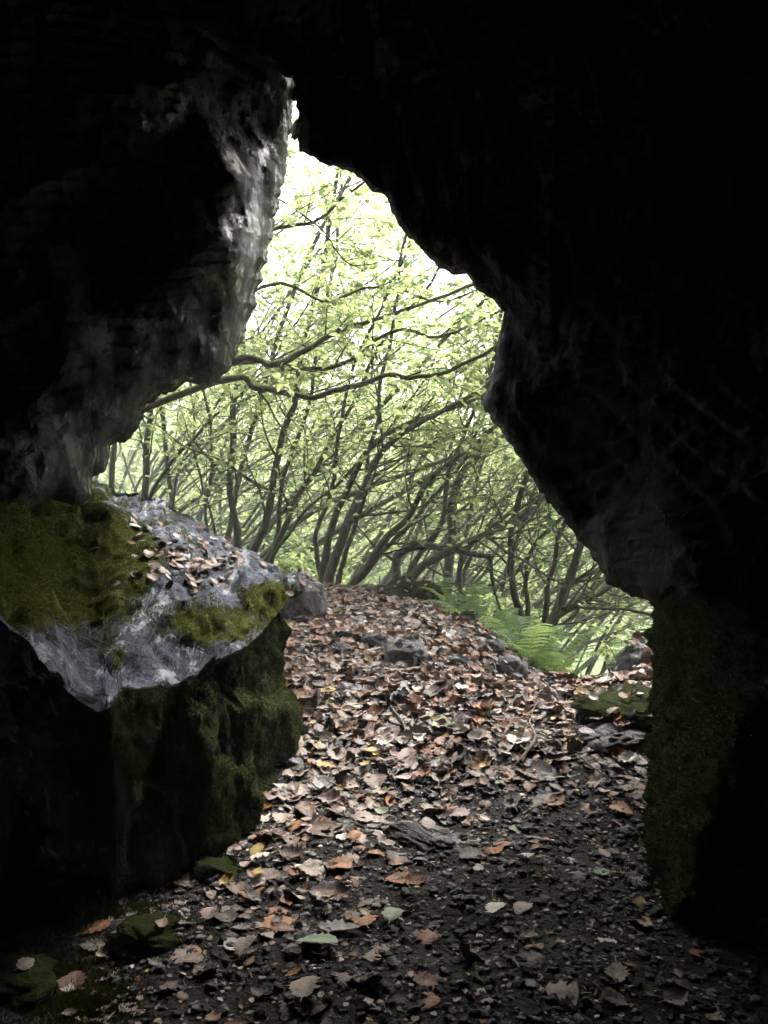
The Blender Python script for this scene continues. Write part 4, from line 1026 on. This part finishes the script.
# ---------------------------------------------------------------- dead twigs
TW = [([(520, 768), (533, 745), (530, 725), (541, 702)], .008, 'pale forked dead stick lying down the slope right of centre'), ([(298, 717), (330, 715), (360, 716)], .006, 'thin straight twig by the right end of the boulder'),
      ([(392, 712), (404, 728), (408, 738)], .007, 'short pale twig in the litter mid slope'), ([(424, 690), (430, 705), (436, 722)], .006, 'pale twig below the angular limestone rock'),
      ([(302, 705), (306, 690), (322, 678)], .006, 'bent dark twig against the boulder edge'), ([(412, 600), (422, 610), (430, 620)], .009, 'grey stick slanting below the mossy hump of rock'),
      ([(520, 700), (500, 716), (470, 722)], .004, 'fine twig crossing the leaves below the bank rock'), ([(580, 762), (600, 780), (625, 790)], .004, 'fine dark twig below the flat brown slab'),
      ([(330, 790), (352, 800), (380, 795)], .003, 'hair thin twig near the yellow leaves')]
rr = random.Random(3)
for pts_, r_, lab in TW:
    ps = []
    for px, py in pts_:
        h = gbvh.ray_cast(CAM, (P(px, py, 1)-CAM).normalized()); ps.append(h[0]+Vector((rr.gauss(0, .008), 0, .028+rr.uniform(0, .012))))
    sp = smooth_path(ps, 5); V, Q = tube_arrays([(sp, [r_*(1-.5*i/len(sp)) for i in range(len(sp))], 6)])
    tag(mobj('twig', mesh_np('twig', V, Q, M['twig'])), lab, 'twig')

# haze
hz = bpy.data.materials.new('haze'); hz.use_nodes = True; hz.node_tree.nodes.clear(); n = N(hz.node_tree)
pv_ = n('VolumePrincipled'); pv_.inputs['Color'].default_value = (.93, .95, .92, 1); pv_.inputs['Density'].default_value = .008; pv_.inputs['Anisotropy'].default_value = .3
n.l(pv_.outputs[0], n('OutputMaterial').inputs['Volume'])
zs = [v.co.z for v in gme.vertices]; bx0, bx1, bz0, bz1 = -260, 260, min(zs)-1, max(max(zs), 14)+.5
Vb = np.array([(x, y, z) for z in (bz0, bz1) for y in (bx0, bx1) for x in (bx0, bx1)])
tag(mobj('haze', mesh_np('haze', Vb, np.array([(0, 2, 3, 1), (4, 5, 7, 6), (0, 1, 5, 4), (2, 6, 7, 3), (0, 4, 6, 2), (1, 3, 7, 5)]), hz, False)), 'thin pale haze filling the wooded valley outside', 'haze', kind='stuff')
print('BOX', bz0, bz1, min(xs), max(xs), min(ys), max(ys))

paths = []; rr = random.Random(66)
for _ in range(1300):
    y = 2.1+rr.random()*5.6; x = rr.uniform(-.6, .9)*(.6+y*.14)
    if rr.random() > dens(x, y)+.12: continue
    g_, nn = ground_hit(x, y); a = rr.uniform(0, 6.28); L = rr.uniform(.02, .10); h = Vector((x, y, g_.z+.01+rr.random()*.035)); d_ = Vector((math.cos(a), math.sin(a), rr.gauss(0, .15)))
    k = Vector((rr.gauss(0, .15), rr.gauss(0, .15), 0)); r_ = rr.uniform(.0007, .002)
    paths.append(([h-d_*L/2, h+k*L*.3, h+d_*L/2+k*L*.2], [r_, r_, r_*.6], 4))
V, Q = tube_arrays(paths)
tag(mobj('twig_litter', mesh_np('twig_litter', V, Q, M['twig'])), 'fine broken twigs scattered through the leaf litter', 'twigs', kind='stuff')

# ---------------------------------------------------------------- camera, light, view
cam = bpy.data.cameras.new('camera'); cam.sensor_fit = 'VERTICAL'; cam.sensor_height = 36; cam.lens = 36*F/1024; cam.clip_end = 2000; cam.clip_start = .02
co_ = bpy.data.objects.new('camera', cam); co_.location = (0, 0, CZ); co_.rotation_euler = (R(90), 0, 0); link(co_); SC.camera = co_
EL, AZ = 52, 25   # sun elevation; azimuth from +Y towards +X
w = bpy.data.worlds.new('World'); SC.world = w; w.use_nodes = True; nt = w.node_tree; nt.nodes.clear(); n = N(nt)
sky = n('TexSky', sky_type='NISHITA', sun_disc=False); sky.sun_elevation = R(EL); sky.sun_rotation = R(AZ); sky.air_density = 1.0; sky.dust_density = 4.0
hs = n('HueSaturation', i_Saturation=.65, i_Value=1.0); n.l(sky.outputs[0], hs.inputs['Color'])
bg = n('Background', i_Strength=.15); n.l(hs.outputs[0], bg.inputs[0]); wo = n('OutputWorld'); n.l(bg.outputs[0], wo.inputs[0])
sun = bpy.data.lights.new('sun', 'SUN'); sun.energy = 1.5; sun.angle = R(15); sun.color = (1, .96, .9)
so = bpy.data.objects.new('sun', sun); dirv = Vector((math.sin(R(AZ))*math.cos(R(EL)), math.cos(R(AZ))*math.cos(R(EL)), math.sin(R(EL))))
so.rotation_euler = dirv.to_track_quat('Z', 'Y').to_euler(); link(so)
vs = SC.view_settings; vs.view_transform = 'Standard'; vs.look = 'None'; vs.gamma = 1; vs.exposure = 2.75
SC.cycles.max_bounces = 8; SC.cycles.diffuse_bounces = 5; SC.cycles.glossy_bounces = 3; SC.cycles.transmission_bounces = 5; SC.cycles.use_denoising = True; SC.cycles.use_adaptive_sampling = True; SC.cycles.adaptive_threshold = .04
SC.cycles.sample_clamp_indirect = 6
